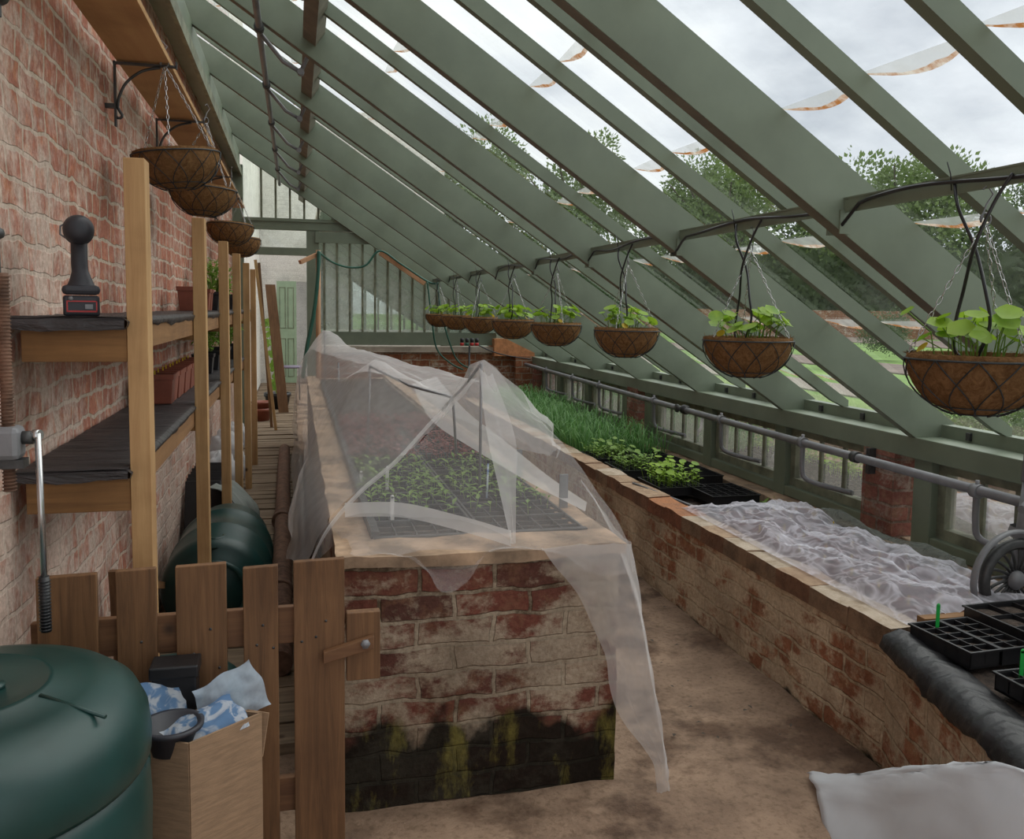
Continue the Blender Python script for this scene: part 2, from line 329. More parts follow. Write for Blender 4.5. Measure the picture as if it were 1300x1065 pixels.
M['dark_steel'] = simple('dark_cast_iron', (.065, .065, .065), .5, .5, vary=.3, scale=20)
M['chrome'] = simple('bright_steel', (.5, .5, .5), .25, .9, vary=.05, bumps=0)
M['rust'] = simple('rusty_thread', (.16, .085, .055), .8, .2, vary=.4, scale=25)
M['grey_cloth'] = simple('grey_green_cloth', (.17, .185, .17), .9, vary=.2)
M['black'] = simple('black_plastic', (.012, .012, .014), .4, vary=.2)
M['blackwire'] = simple('black_wire', (.02, .025, .028), .5, vary=.1, bumps=0)
M['hose'] = simple('black_hose', (.015, .015, .017), .35, vary=.1, bumps=0)
M['greenhose'] = simple('green_hose', (.02, .10, .07), .4, vary=.1, bumps=0)
M['liner'] = simple('black_plastic_sheet', (.014, .014, .016), .46, vary=.5, scale=12, bumps=.7)
M['butt'] = simple('dark_green_plastic', (.007, .036, .032), .36, vary=.2, scale=5, bumps=.05)
M['pot'] = simple('terracotta_plastic', (.22, .06, .035), .45, vary=.15)
M['soil'] = simple('dark_compost', (.045, .03, .022), .95, vary=.6, scale=60, bumps=1)
M['coir'] = None
M['tag_green'] = simple('green_label', (.01, .32, .05), .4, vary=.05, bumps=0)
M['tag_white'] = simple('white_label', (.75, .75, .72), .5, vary=.05, bumps=0)
M['tag_yellow'] = simple('yellow_label', (.75, .55, .03), .5, vary=.05, bumps=0)
M['card'] = simple('cardboard', (.27, .17, .10), .85, vary=.15, scale=20, stretch=(1, 1, 6))
M['pineZ'] = wood('pine_upright', s2l(168, 128, 85), s2l(194, 156, 108), 'Z')
M['pineX'] = wood('pine_joist', s2l(120, 84, 45), s2l(150, 108, 62), 'X')
M['pineY'] = wood('pine_rail', s2l(120, 84, 50), s2l(150, 110, 70), 'Y')
M['ply'] = wood('plywood_underside', s2l(186, 140, 92), s2l(200, 156, 106), 'Y', scale=.5)
M['gate'] = wood('rough_sawn_board', s2l(92, 63, 38), s2l(126, 90, 58), 'Z', scale=1.6)
M['gateX'] = wood('rough_sawn_rail', s2l(92, 60, 38), s2l(122, 86, 56), 'X')
M['deck'] = wood('weathered_deck_board', s2l(92, 76, 60), s2l(140, 120, 98), 'X', rough=.85)
M['oldwood'] = wood('brown_stained_board', s2l(96, 66, 42), s2l(124, 90, 60), 'Z')
M['poleZ'] = wood('orange_pine_pole', s2l(176, 128, 92), s2l(190, 145, 110), 'Z')
M['fleece'] = cloth('white_fleece_netting', (.93, .90, .90), .33, .08)
M['veil'] = cloth('thin_fleece_veil', (.90, .87, .87), .22, .06)
M['fleece2'] = cloth('crumpled_fleece', (.88, .87, .96), .36, .15, wr=.36)
M['fleece3'] = cloth('thick_fleece', (.86, .88, .92), .95, .05)
M['hem'] = cloth('fleece_hem', (.94, .92, .92), .55, .08)
M['darknet'] = cloth('dark_green_net', (.26, .28, .25), .55, .15, wr=.3)
M['clear'] = cloth('clear_polythene', (.70, .72, .76), .38, .25)
M['whitebag'] = cloth('white_polythene', (.72, .72, .74), .85, .1)
M['glass'] = glassmat('roof_glass')
M['glass2'] = glassmat('window_glass', (.90, .93, .91), dust_haze=.35)
M['glass3'] = glassmat('partition_glass', (.90, .95, .92), dust_haze=.75)  # heavy pale film stands in for reflections and haze on the partition panes
M['lap'] = cloth('cloudy_lap_glass', (.62, .64, .62), .55, .35)
M['leaf'] = leafmat('nasturtium_leaf', (.16, .34, .03), (.34, .52, .04))
M['leaf2'] = leafmat('seedling_leaf', (.12, .26, .03), (.25, .40, .06))
M['leafdark'] = leafmat('leek_leaf', (.06, .18, .05), (.14, .30, .08))
M['leafred'] = leafmat('red_leaf', (.16, .03, .03), (.28, .06, .05))
M['leafyellow'] = leafmat('yellow_leaf', (.6, .4, .02), (.7, .5, .05))
# rust putty on the laps
m, nt, b, out = mat('rusty_lap'); g = nn(nt, 'ShaderNodeNewGeometry'); _, cc = noise_mix(nt, g.outputs['Position'], 14, (.42, .17, .05), (.72, .66, .58), .42, .62, 8, .7); nt.links.new(cc, b.inputs['Base Color']); b.inputs['Roughness'].default_value = .9
tb = nn(nt, 'ShaderNodeBsdfTranslucent'); nt.links.new(cc, tb.inputs['Color']); x = nn(nt, 'ShaderNodeMixShader'); x.inputs[0].default_value = .55; nt.links.new(b.outputs[0], x.inputs[1]); nt.links.new(tb.outputs[0], x.inputs[2]); nt.links.new(x.outputs[0], out.inputs['Surface']); M['rustlap'] = m
# coir
m, nt, b, out = mat('coir_fibre'); g = nn(nt, 'ShaderNodeTexCoord'); _, cc = noise_mix(nt, g.outputs['Object'], 40, (.24, .11, .045), (.58, .32, .14), .35, .65, 8, .75, 1.5); nt.links.new(cc, b.inputs['Base Color']); b.inputs['Roughness'].default_value = 1; b.inputs['Specular IOR Level'].default_value = .1
f, _ = noise_mix(nt, g.outputs['Object'], 90, (0, 0, 0), (1, 1, 1), .3, .7, 6, .8, 2.0); bump(nt, b, f, 1, .01); M['coir'] = m
def top_side(name, top, side, top2):
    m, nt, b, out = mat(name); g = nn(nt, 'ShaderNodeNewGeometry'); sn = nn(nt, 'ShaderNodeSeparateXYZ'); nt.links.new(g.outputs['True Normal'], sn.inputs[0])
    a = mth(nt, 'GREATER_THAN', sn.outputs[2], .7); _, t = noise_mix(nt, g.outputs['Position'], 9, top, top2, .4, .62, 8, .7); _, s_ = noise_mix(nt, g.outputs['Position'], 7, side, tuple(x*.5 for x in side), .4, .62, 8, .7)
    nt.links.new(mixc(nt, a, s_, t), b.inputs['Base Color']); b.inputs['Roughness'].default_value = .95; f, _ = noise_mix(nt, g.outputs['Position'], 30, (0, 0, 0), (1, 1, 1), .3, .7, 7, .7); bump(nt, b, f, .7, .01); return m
M['coping_brick'] = top_side('sandy_topped_brick', (.46, .32, .21), (.25, .12, .065), (.30, .19, .12))  # upward faces sandy, sides a darker red-brown
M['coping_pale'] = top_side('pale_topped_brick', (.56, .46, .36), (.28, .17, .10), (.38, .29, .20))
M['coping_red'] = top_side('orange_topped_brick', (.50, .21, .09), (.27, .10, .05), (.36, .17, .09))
# black polythene laid over the shelf, glossy creases
m, nt, b, out = mat('creased_black_polythene'); g = nn(nt, 'ShaderNodeNewGeometry'); mp = nn(nt, 'ShaderNodeMapping'); mp.inputs['Scale'].default_value = (2.2, 26, 8); nt.links.new(g.outputs['Position'], mp.inputs[0])
f, cc = noise_mix(nt, mp.outputs[0], 1.6, (.018, .016, .016), (.055, .045, .047), .35, .65, 5, .6, .8); nt.links.new(cc, b.inputs['Base Color']); b.inputs['Roughness'].default_value = .42; bump(nt, b, f, .8, .012); M['poly'] = m
# concrete path with damp patches
m, nt, b, out = mat('worn_concrete_path'); g = nn(nt, 'ShaderNodeNewGeometry')
_, c1 = noise_mix(nt, g.outputs['Position'], 3.2, s2l(166, 138, 115), s2l(120, 96, 78), .38, .66, 9, .65)
_, c2 = noise_mix(nt, g.outputs['Position'], 1.7, (1, 1, 1), (.42, .36, .32), .52, .60, 6, .6)
_, c3 = noise_mix(nt, g.outputs['Position'], 46, (1, 1, 1), (.72, .70, .66), .5, .66, 4, .6)
cc = mixc(nt, 1.0, mixc(nt, 1.0, c1, c2, 'MULTIPLY'), c3, 'MULTIPLY'); nt.links.new(cc, b.inputs['Base Color']); b.inputs['Roughness'].default_value = .8
f, _ = noise_mix(nt, g.outputs['Position'], 22, (0, 0, 0), (1, 1, 1), .3, .7, 8, .7); bump(nt, b, f, .6, .012); M['floor'] = m
M['gravel'] = simple('outdoor_gravel', (.30, .26, .22), .95, vary=.5, scale=40, bumps=.6)
M['lawn'] = simple('lawn', (.16, .27, .06), .95, vary=.25, scale=.6, bumps=.2)
M['earth'] = simple('flower_bed_soil', (.20, .15, .13), .95, vary=.25, scale=2)
M['treeleaf'] = leafmat('tree_leaf', (.09, .14, .04), (.17, .24, .08))
M['treedark'] = leafmat('dark_tree_leaf', (.05, .08, .035), (.10, .14, .06))
M['purpleleaf'] = leafmat('purple_leaf', (.10, .04, .05), (.17, .08, .09))
M['bark'] = simple('bark', (.08, .065, .05), .9, vary=.3)
M['blue'] = cloth('blue_printed_bag', (.30, .46, .66), .85, .2)
M['clear2'] = cloth('clear_printed_bag', (.62, .72, .82), .55, .6)
nt = M['blue'].node_tree; g = nn(nt, 'ShaderNodeNewGeometry'); _, cc = noise_mix(nt, g.outputs['Position'], 22, (.20, .34, .56), (.72, .76, .82), .46, .56, 3, .6, 1.0); [nt.links.new(cc, n.inputs['Color']) for n in nt.nodes if n.type in ('BSDF_DIFFUSE', 'BSDF_TRANSLUCENT')]
M['redplastic'] = simple('red_plastic', (.45, .02, .02), .4, vary=.1, bumps=0)
M['drillgrey'] = simple('dark_rubber', (.028, .028, .036), .5, vary=.1, bumps=.05)
M['chairmauve'] = simple('mauve_vinyl', (.20, .17, .24), .5, vary=.1)
# ================================================================ the building
def sof(x): return .99+.664*(2.83-x)          # underside of the rafters
def gl(x): return sof(x)+.215                 # glass plane
def prism_y(mb, poly, y0, y1):                # poly in (x, z), extruded along y
    b = len(mb.v); n = len(poly)
    mb.v += [(x, y0, z) for x, z in poly]+[(x, y1, z) for x, z in poly]
    mb.face([b+i for i in range(n)]); mb.face([b+n+i for i in range(n)][::-1])
    for i in range(n): mb.face([b+i, b+n+i, b+n+(i+1) % n, b+(i+1) % n])
def rough_box(mb, x0, x1, y0, y1, z0, z1, d=.08, amp=.006, skip=()):
    C = [Vector((x, y, z)) for x in (x0, x1) for y in (y0, y1) for z in (z0, z1)]
    def face(o, a, b):
        na = max(1, int(a.length/d)); nb = max(1, int(b.length/d)); G = []
        for i in range(na+1):
            row = []
            for j in range(nb+1):
                p = o+a*i/na+b*j/nb
                q = Vector((fbm(p.x*6+3, p.y*6, p.z*6), fbm(p.x*6, p.y*6+9, p.z*6), fbm(p.x*6, p.y*6, p.z*6+5)))*amp
                row.append(p+q)
            G.append(row)
        mb.grid(G, False)
    X, Y, Z = Vector((x1-x0, 0, 0)), Vector((0, y1-y0, 0)), Vector((0, 0, z1-z0)); O = Vector((x0, y0, z0))
    face(O, X, Z); face(O+Y, Z, X); face(O, Z, Y); face(O+X, Y, Z); face(O+Z, X, Y); face(O, Y, X)
YR = [3.462+1.146*k for k in range(-4, 14)]     # main rafters; one of them stands on the partition
Y_P = 10.43
XT = -.70
ceiling = empty('ceiling', kind='structure')
for i, y in enumerate(YR):
    XT = -.70 if y < 10.5 else .34   # the room beyond the partition has a lower roof
    mb = MB(); prism_y(mb, [(XT, sof(XT)), (2.83, .985), (3.04, .985), (3.04, gl(3.04)-.015), (XT, gl(XT)-.015)], y, y+.055)
    mb.build('rafter', M['green'], ceiling)
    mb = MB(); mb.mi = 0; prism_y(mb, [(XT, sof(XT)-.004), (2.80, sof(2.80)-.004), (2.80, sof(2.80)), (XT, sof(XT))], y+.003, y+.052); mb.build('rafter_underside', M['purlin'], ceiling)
    for k in (1, 2):
        yb = y+.0275+1.146*k/3-.012
        mb = MB(); prism_y(mb, [(XT, gl(XT)-.08), (2.90, gl(2.90)-.08), (3.0, gl(3.0)-.06), (3.0, gl(3.0)-.012), (XT, gl(XT)-.012)], yb-.018, yb+.018); mb.build('glazing_bar', M['green'], ceiling)
for i in range(len(YR)-1):
    y0, y1 = YR[i]+.055, YR[i+1]
    if y0 > 10.4: break
    mb = MB(); x = .10; z = sof(x)+.035; mb.bar((x, y0-.002, z+.085), (x, y1+.002, z+.085), .075, .085, (.55, 0, .83)); mb.build('purlin', M['purlin'], ceiling)
# one column of lapped panes after another
LAPS = [-.47, -.01, .46, .92, 1.385, 1.86, 2.32, 2.78]
rr = random.Random(3)
for i in range(len(YR)-1):
    XT = -.70 if YR[i] < 10.4 else .34
    for k in range(3):
        ya = YR[i]+.0275+1.146*k/3; yb = ya+1.146/3
        mb = MB(); mb.mi = 0; b = len(mb.v)
        mb.v += [(XT, ya, gl(XT)), (XT, yb, gl(XT)), (3.10, yb, gl(3.10)), (3.10, ya, gl(3.10))]; mb.face([b, b+1, b+2, b+3])
        for xl in LAPS:
            if xl < XT: continue
            xl += rr.uniform(-.006, .006); N = 10; dep = rr.uniform(.035, .055)
            top = []; bot = []; rim = []
            slant = rr.uniform(-.012, .012)
            for j in range(N+1):
                t = j/N; y = ya+.012+(yb-ya-.024)*t; s_ = math.sin(PI*t)
                xt = xl+slant*(t-.5); xb = xt+.008+dep*s_; rt = .004+.012*s_*(.4+.9*rr.random())
                top.append((xt, y, gl(xt)-.006)); bot.append((xb-rt, y, gl(xb-rt)-.006)); rim.append((xb, y, gl(xb)-.006))
            mb.mi = 1; mb.grid([top, bot]); mb.mi = 2; mb.grid([bot, rim])
        mb.build('glass_column', [M['glass'], M['lap'], M['rustlap']], ceiling)
# ridge plate on the wall
tr = MB(); tr.box(-.70, -.60, -1.2, 10.45, 3.06, sof(-.60)+.02); tag(tr.build('trim_1', M['green']), kind='structure')
tr = MB(); tr.box(-.60, -.575, -1.2, 10.42, 3.02, 3.10); tag(tr.build('trim_2', M['green_dirty']), kind='structure')
# eave beam and sill
tr = MB(); tr.box(2.83, 3.04, -1.2, 18.3, .885, .985); tag(tr.build('trim_3', M['green'], bevel=.004), kind='structure')
tr = MB(); tr.box(2.97, 3.03, -1.2, 18.3, .985, 1.045); tag(tr.build('trim_4', M['green']), kind='structure')
bolt = MB()
for y in YR:
    for k in (0, 1, 2):
        yy = y+.20+.382*k; bolt.box(2.955, 2.97, yy-.012, yy+.012, .995, 1.03)
bolt.build('bolt', M['dark_steel'], bpy.data.objects['trim_4'])
mb = MB(); rough_box(mb, 2.89, 3.12, -1.2, 18.3, 0, .47, .2, .004); tag(mb.build('wall_right', M['bedR']), kind='structure')
mb = MB(); rough_box(mb, 2.74, 2.90, 2.42, 10.4, .30, .462, .1, .006); tag(mb.build('trim_5', M['coping']), kind='structure')
# brick piers
PIERS = [(3.60, 3.84), (6.88, 7.12), (10.10, 10.36)]
for (a, b_) in PIERS:
    mb = MB(); rough_box(mb, 2.83, 3.06, a, b_, .42, .90, .075, .003); tag(mb.build('wall_pier', M['pier']), kind='structure')
# low windows between green posts
POSTS = [(-1.0, -.88), (1.10, 1.22), (2.2, 2.32), (3.38, 3.50), (4.62, 4.74), (5.58, 5.70), (6.66, 6.80), (7.20, 7.32), (8.26, 8.38), (9.22, 9.34), (11.4, 11.52), (12.6, 12.72), (13.8, 13.92), (15, 15.12), (16.2, 16.32), (17.4, 17.52)]
for j, (a, b_) in enumerate(POSTS):
    mb = MB(); mb.box(2.86, 2.98, a, b_, .462, .89); tag(mb.build('trim_%d' % (6+j), M['green'], bevel=.004), kind='structure')
def low_window(n, y0, y1):
    r = empty('window_%d' % n, (2.94, (y0+y1)/2, .47), kind='structure')
    mb = MB(); mb.box(2.865, 2.975, y0, y1, .465, .525); mb.build('window_sill', M['green'], r, bevel=.004)
    mb = MB(); mb.box(2.90, 2.95, y0, y0+.05, .525, .885); mb.box(2.90, 2.95, y1-.05, y1, .525, .885); mb.box(2.90, 2.95, y0+.05, y1-.05, .525, .575); mb.box(2.90, 2.95, y0+.05, y1-.05, .835, .885); mb.build('window_frame', M['green_dirty'], r)
    np_ = max(1, round((y1-y0-.1)/.21)); w = (y1-y0-.1)/np_
    for k in range(1, np_):
        yy = y0+.05+w*k; mb = MB(); mb.box(2.922, 2.95, yy-.013, yy+.013, .575, .835); mb.build('mullion', M['green_dirty'], r)
    mb = MB(); b0 = len(mb.v); mb.v += [(2.93, y0+.05, .575), (2.93, y1-.05, .575), (2.93, y1-.05, .835), (2.93, y0+.05, .835)]; mb.face([b0, b0+1, b0+2, b0+3]); mb.build('pane', M['glass2'], r)
gaps = [(1.22, 2.2), (2.32, 3.38), (3.86, 4.62), (4.74, 5.58), (5.70, 6.66), (7.32, 8.26), (8.38, 9.22), (9.34, 10.10), (10.5, 11.4), (11.52, 12.6), (12.72, 13.8), (13.92, 15.0), (15.12, 16.2), (16.32, 17.4)]
for n, (a, b_) in enumerate(gaps): low_window(n+1, a, b_)
# the tall brick wall
mb = MB()
def wallgrid(y0, y1, d=.09):
    ny = int((y1-y0)/d); nz = int(3.5/d)
    mb.grid([[Vector((-.69+.008*fbm(y*2.2, z*2.2, 1.0)+.006*fbm(y*9, z*9, 4.0, 2), y, z)) for z in [3.4*j/nz for j in range(nz+1)]] for y in [y0+(y1-y0)*i/ny for i in range(ny+1)]], False)
wallgrid(2.08, 10.43); rough_box(mb, -1.2, -.70, 2.08, 10.43, 0, 3.4, .5, 0)
tag(mb.build('wall_left', M['wallL']), kind='structure')
mb = MB(); rough_box(mb, -1.3, -1.15, -1.2, 2.08, 0, 3.4, .3, .005); tag(mb.build('wall_left_recess', M['wallL']), kind='structure')
mb = MB(); rough_box(mb, -1.3, -1.0, 10.43, 18.3, 0, 5.5, .3, 0); mb.box(-1.0, -.69, 10.43, 18.3, 0, 5.5); mb.box(.30, .36, 10.55, 18.2, 2.86, 2.92); tag(mb.build('wall_left_far_room', M['white_brick']), kind='structure')
mb = MB(); mb.box(-.69, .02, 18.2, 18.4, 2.06, 5.5); mb.box(.02, .32, 18.2, 18.4, 2.9, 5.5); prism_y(mb, [(.32, 2.95), (3.04, 1.1), (3.04, 5.5), (.32, 5.5)], 18.2, 18.4); mb.box(.32, 3.04, 18.2, 18.4, 0, 1.1); mb.box(-.69, -.36, 18.2, 18.4, 0, 2.06); prism_y(mb, [(.02, 2.06), (.32, 2.06), (.32, 2.9), (.02, 2.9)], 18.2, 18.4); tag(mb.build('wall_end', M['white_brick']), kind='structure')
mb = MB(); prism_y(mb, [(.32, 1.1), (3.0, 1.1), (.32, sof(.32))], 18.25, 18.27); tag(mb.build('window_20', M['glass2']), kind='structure')
for k in range(10):
    x = .32+.27*k; mb = MB(); mb.box(x-.02, x+.02, 18.2, 18.24, 1.1, max(1.12, sof(x))); mb.build('glazing_bar', M['green'], bpy.data.objects['window_20'])
mb = MB(); mb.box(-.75, 1.2, 20.0, 20.2, -.1, 3.3); tag(mb.build('wall_back_lobby', M['white_brick']), kind='structure'); mb = MB(); mb.box(-.75, 1.2, 18.4, 20.2, 2.7, 2.8); mb.box(.5, .55, 18.4, 20, 0, 2.7); tag(mb.build('lobby_sky_cover', M['green_dirty']), kind='structure'); mb = MB(); mb.box(-.75, 1.2, 18.4, 20.0, -.12, -.0); tag(mb.build('floor_lobby', M['floor']), kind='structure')  # lobby roof slab added to keep sky light off the back wall
# door leaf in the far end
dr = empty('door_1', (-.36, 18.0, 0), kind='structure')
mb = MB(); mb.box(-.36, .02, 17.97, 18.01, 0.01, 2.06); mb.build('leaf', M['door_green'], dr)
mb = MB()
for (xa, xb, za, zb) in ((-.31, -.19, 1.12, 1.94), (-.15, -.03, 1.12, 1.94), (-.31, -.19, .15, .92), (-.15, -.03, .15, .92)):
    for q in ((xa, xa+.012, za, zb), (xb-.012, xb, za, zb), (xa, xb, za, za+.012), (xa, xb, zb-.012, zb)): mb.box(q[0], q[1], 17.962, 17.972, q[2], q[3])
mb.build('panel_moulding', M['green_dirty'], dr)
mb = MB(); mb.tube([(-.33, 17.96, 1.16), (-.335, 17.92, 1.22), (-.33, 17.92, 1.32), (-.33, 17.96, 1.36)], .008, 6); mb.build('door_handle', M['dark_steel'], dr)
# glazed partition
wf = empty('wall_far', (1.0, Y_P, 0), kind='structure')
mb = MB(); rough_box(mb, .27, 2.62, Y_P-.02, Y_P+.22, 0, 1.03, .1, .004); rough_box(mb, 2.62, 2.88, Y_P-.14, Y_P+.22, 0, .99, .1, .004); mb.build('brick_base', M['farbrick'], wf)
mb = MB(); rough_box(mb, .27, 2.55, Y_P-.06, Y_P+.24, 1.03, 1.095, .2, .004); mb.build('coping', M['stone'], wf)
mb = MB(); prism_y(mb, [(2.35, .99), (2.86, .99), (2.86, 1.03), (2.50, 1.20), (2.35, 1.20)], Y_P-.13, Y_P+.2); mb.build('coping', M['terra_stone'], wf)
mb = MB(); mb.box(.26, 2.40, Y_P, Y_P+.10, 1.115, 1.27); mb.build('sill_beam', M['green'], wf)
mb = MB(); mb.box(.13, .27, Y_P-.02, Y_P+.10, 0, 2.46); mb.build('door_post', M['green'], wf)
mb = MB(); mb.box(-.69, -.57, Y_P-.02, Y_P+.10, 0, 3.15); mb.build('door_post', M['green'], wf)
mb = MB(); mb.box(-.57, .76, Y_P-.03, Y_P+.10, 2.44, 2.53); mb.box(-.57, .70, Y_P-.045, Y_P+.0, 2.53, 2.565); mb.build('head_beam', M['green'], wf)
mb = MB(); mb.box(-.57, .13, Y_P-.02, Y_P+.08, 2.15, 2.235); mb.build('transom', M['green'], wf)
mb = MB(); mb.box(.23, .9, Y_P-.05, Y_P+.0, 2.30, 2.425); mb.build('head_board', M['green'], wf)
for k in range(8):
    x = -.37+.159*k
    if x > .62: break
    mb = MB(); mb.box(x-.012, x+.012, Y_P+.01, Y_P+.045, 2.53, sof(x)+.03); mb.build('glazing_bar', M['green_dirty'], wf)
for k in range(15):
    x = .33+.148*k
    if x > 2.35: break
    mb = MB(); mb.box(x-.012, x+.012, Y_P+.01, Y_P+.045, 1.25, min(2.36, sof(x)+.03)); mb.build('glazing_bar', M['green_dirty'], wf)
mb = MB(); prism_y(mb, [(-.57, 2.5), (.76, 2.5), (.5, sof(.5)+.1), (-.57, sof(-.57)+.1)], Y_P+.03, Y_P+.034); mb.build('upper_glass', M['glass'], wf)
mb = MB(); prism_y(mb, [(.25, 1.2), (2.62, 1.2), (.9, 2.36), (.25, 2.36)], Y_P+.03, Y_P+.034); mb.build('lower_glass', M['glass3'], wf)
mb = MB(); prism_y(mb, [(-.57, 2.2), (.14, 2.2), (.14, 2.46), (-.57, 2.46)], Y_P+.03, Y_P+.034); mb.build('transom_glass', M['glass'], wf)
# floors
mb = MB(); G = [[Vector((-1.2+3.3*i/66, -1.0+11.4*j/228, .012*fbm((-1.2+3.3*i/66)*3, (-1.0+11.4*j/228)*3))) for i in range(67)] for j in range(229)]; mb.grid(G); 
tag(mb.build('floor', M['floor']), kind='structure')
mb = MB(); mb.box(-1.3, 3.1, -1.2, 18.4, -.12, -.03); tag(mb.build('floor_slab', M['floor']), kind='structure')
# weathered boards on the left-hand path
dk = empty('floor_deck', (-.3, 2.6, 0), kind='structure'); y = 3.0; n = 0; rr = random.Random(5)
while y < 17.8 and n < 98:
    w = rr.uniform(.14, .16); mb = MB(); t = rr.uniform(-.02, .02); z = rr.uniform(.012, .024)
    mb.hexa([(-.66, y, -.03), (.0+t, y+t, -.03), (.0+t, y+w+t, -.03), (-.66, y+w, -.03), (-.66, y, .012+z), (.0+t, y+t, .016+z), (.0+t, y+w+t, .014+z), (-.66, y+w, .012+z)])
    mb.build('deck_board', M['deck'], dk); y += w+.012; n += 1
# outside ground
mb = MB(); G = [[Vector((3.12+i*1.0 if i < 10 else 13.12+(i-10)*8, -20+j*5.0, .30)) for i in range(25)] for j in range(40)]; mb.grid(G); tag(mb.build('ground_lawn', M['lawn']), kind='structure')
mb = MB(); mb.box(3.12, 4.6, -2, 30, .28, .32); tag(mb.build('ground_gravel', M['gravel']), kind='structure')
mb = MB(); rough_box(mb, 4.6, 4.85, -2, 30, .25, .42, .5, .01); tag(mb.build('ground_kerb', M['stone']), kind='structure')
mb = MB(); mb.box(8.2, 9.4, -2, 60, .28, .325); tag(mb.build('ground_path', M['gravel']), kind='structure')
mb = MB(); mb.box(12.4, 14.6, -2, 55, .28, .33); tag(mb.build('ground_bed', M['earth']), kind='structure')
mb = MB(); mb.box(24, 30, 0, 60, .28, .33); tag(mb.build('ground_bed', M['earth']), kind='structure')
# ================================================================ garden beyond the glass
def tree(name, x, y, h, r, m, label, cat='tree', seed=0, trunk=True, group=None, dens=1.0, base=.3):
    rr = random.Random(seed); root = empty(name, (x, y, base), label=label, cat=cat, group=group)
    if trunk:
        mb = MB(); mb.tube([(x, y, base-.2), (x+.1, y, base+h*.3), (x-.1, y+.1, base+h*.62)], [h*.035, h*.025, h*.012], 8)
        for k in range(7):
            a = rr.uniform(0, 2*PI); z0 = base+h*rr.uniform(.28, .55); mb.tube([(x, y, z0), (x+math.cos(a)*r*.4, y+math.sin(a)*r*.4, z0+h*.16), (x+math.cos(a)*r*.7, y+math.sin(a)*r*.7, z0+h*.3)], [h*.012, h*.007, h*.003], 5)
        mb.build('trunk', M['bark'], root)
    mb = MB(); lumps = []
    for k in range(16):
        a = rr.uniform(0, 2*PI); e = rr.uniform(-.5, 1.0); q = rr.uniform(.35, .75)*r
        lumps.append((Vector((x+math.cos(a)*q, y+math.sin(a)*q, base+h*(.60 if trunk else .45)+e*h*.32*(1-.4*q/r))), r*rr.uniform(.28, .45)))
    for (c, lr) in lumps:
        for k in range(int(620*dens)):
            d = Vector((rr.gauss(0, 1), rr.gauss(0, 1), rr.gauss(0, 1))).normalized(); p = c+d*lr*rr.uniform(.6, 1.05)*(1+.3*fbm(d.x*3+c.x, d.y*3, d.z*3))
            if p.z < base+.05: p.z = base+.05
            up = Vector((rr.gauss(0, 1), rr.gauss(0, 1), rr.gauss(0, 1)))
            s_ = r*rr.uniform(.022, .045); mb.leaf(p, d+up*.6, up, s_*1.6, s_)
    mb.build('foliage', m, root); return root
TR = [('broad_tree', 34, 44, 11.8, 5.2, 'treeleaf', 'tall broad green tree seen through the roof, right of the middle', 11), ('broad_tree', 26, 50, 12.0, 5.0, 'treeleaf', 'mid green bushy tree left of the broadest tree beyond the roof', 12),
      ('broad_tree', 42, 40, 9.0, 4.6, 'treedark', 'dark green tree standing right of the tallest tree', 13), ('broad_tree', 18, 56, 13.5, 5.0, 'treeleaf', 'loose tree showing between rafters above the small far baskets', 14),
      ('purple_tree', 48, 33, 7.6, 4.0, 'purpleleaf', 'purple-leaved tree beyond the lawn behind the second nearest basket bar', 15), ('broad_tree', 52, 26, 6.6, 4.4, 'treedark', 'low dark tree beside the purple-leaved tree', 16),
      ('broad_tree', 11, 60, 14, 5.5, 'treeleaf', 'pale tree glimpsed beyond the far part of the roof', 17), ('broad_tree', 38, 56, 10, 6, 'treedark', 'dark wood edge tree closing the garden behind the lawn', 18), ('broad_tree', 30, 62, 12, 6, 'treedark', 'rounded dark tree far behind the broad green tree', 19)]
for (n, x, y, h, r, m, lab, sd) in TR: tree(n, x, y, h, r, M[m], lab, seed=sd, group='trees beyond the garden')
for (x, y, h, r, m, lab, sd) in ((15.5, 20.5, 1.5, .9, 'treedark', 'rounded dark shrub on the lawn edge beyond the glass', 31), (9.3, 9.0, .8, .7, 'treeleaf', 'low green shrub outside the low windows', 32), (6.2, 5.2, .55, .6, 'treeleaf', 'leafy clump outside the nearest low window', 33), (6.0, 6.6, .5, .7, 'treeleaf', 'leafy clump outside the window beside the near brick pier', 34), (6.3, 3.9, .7, .7, 'treeleaf', 'tall leafy clump just outside the nearest low window', 35)):
    tree('garden_shrub', x, y, h, r, M[m], lab, 'shrub', sd, False, 'shrubs in the garden', .7)
hg = MB(); rr = random.Random(9)
for k in range(11000):
    t = rr.random(); x = 12+46*t; y = 62-40*t; p = Vector((x+rr.uniform(-1, 1), y+rr.uniform(-1, 1), rr.uniform(0, 1)**.8*5.6*(1+.25*fbm(x*.3, y*.3)))); d = Vector((rr.gauss(0, 1), rr.gauss(0, 1), rr.gauss(0, 1)+.5)); hg.leaf(p, d, (0, 1, .3), rr.uniform(.3, .5), rr.uniform(.2, .35))
h_ = empty('boundary_hedge', (35, 42, .3), label='long dark mixed hedge closing the far side of the garden', cat='hedge'); hg.build('foliage', M['treedark'], h_); mb = MB(); mb.grid([[Vector((10.5+49*i/60+1.2*fbm(i*.4, j*.9), 63.5-42.6*i/60+1.2*fbm(i*.4, j*.9, 3), .3+4.9*j/8*(1+.28*fbm(i*.33, 2.0)))) for j in range(9)] for i in range(61)]); mb.build('sky_gap_blocker', M['treedark'], h_)  # solid sheet added inside the foliage to block sky light through the gaps
mb = MB(); rr = random.Random(4); a = Vector((10, 58, 0)); b_ = Vector((56, 18, 0)); mb.bar(a+Vector((0, 0, 1.0)), b_+Vector((0, 0, 1.0)), .35, 1.5); w = mb.build('garden_wall', M['farbrick']); tag(w, 'long red brick garden wall in front of the hedge', 'garden wall')
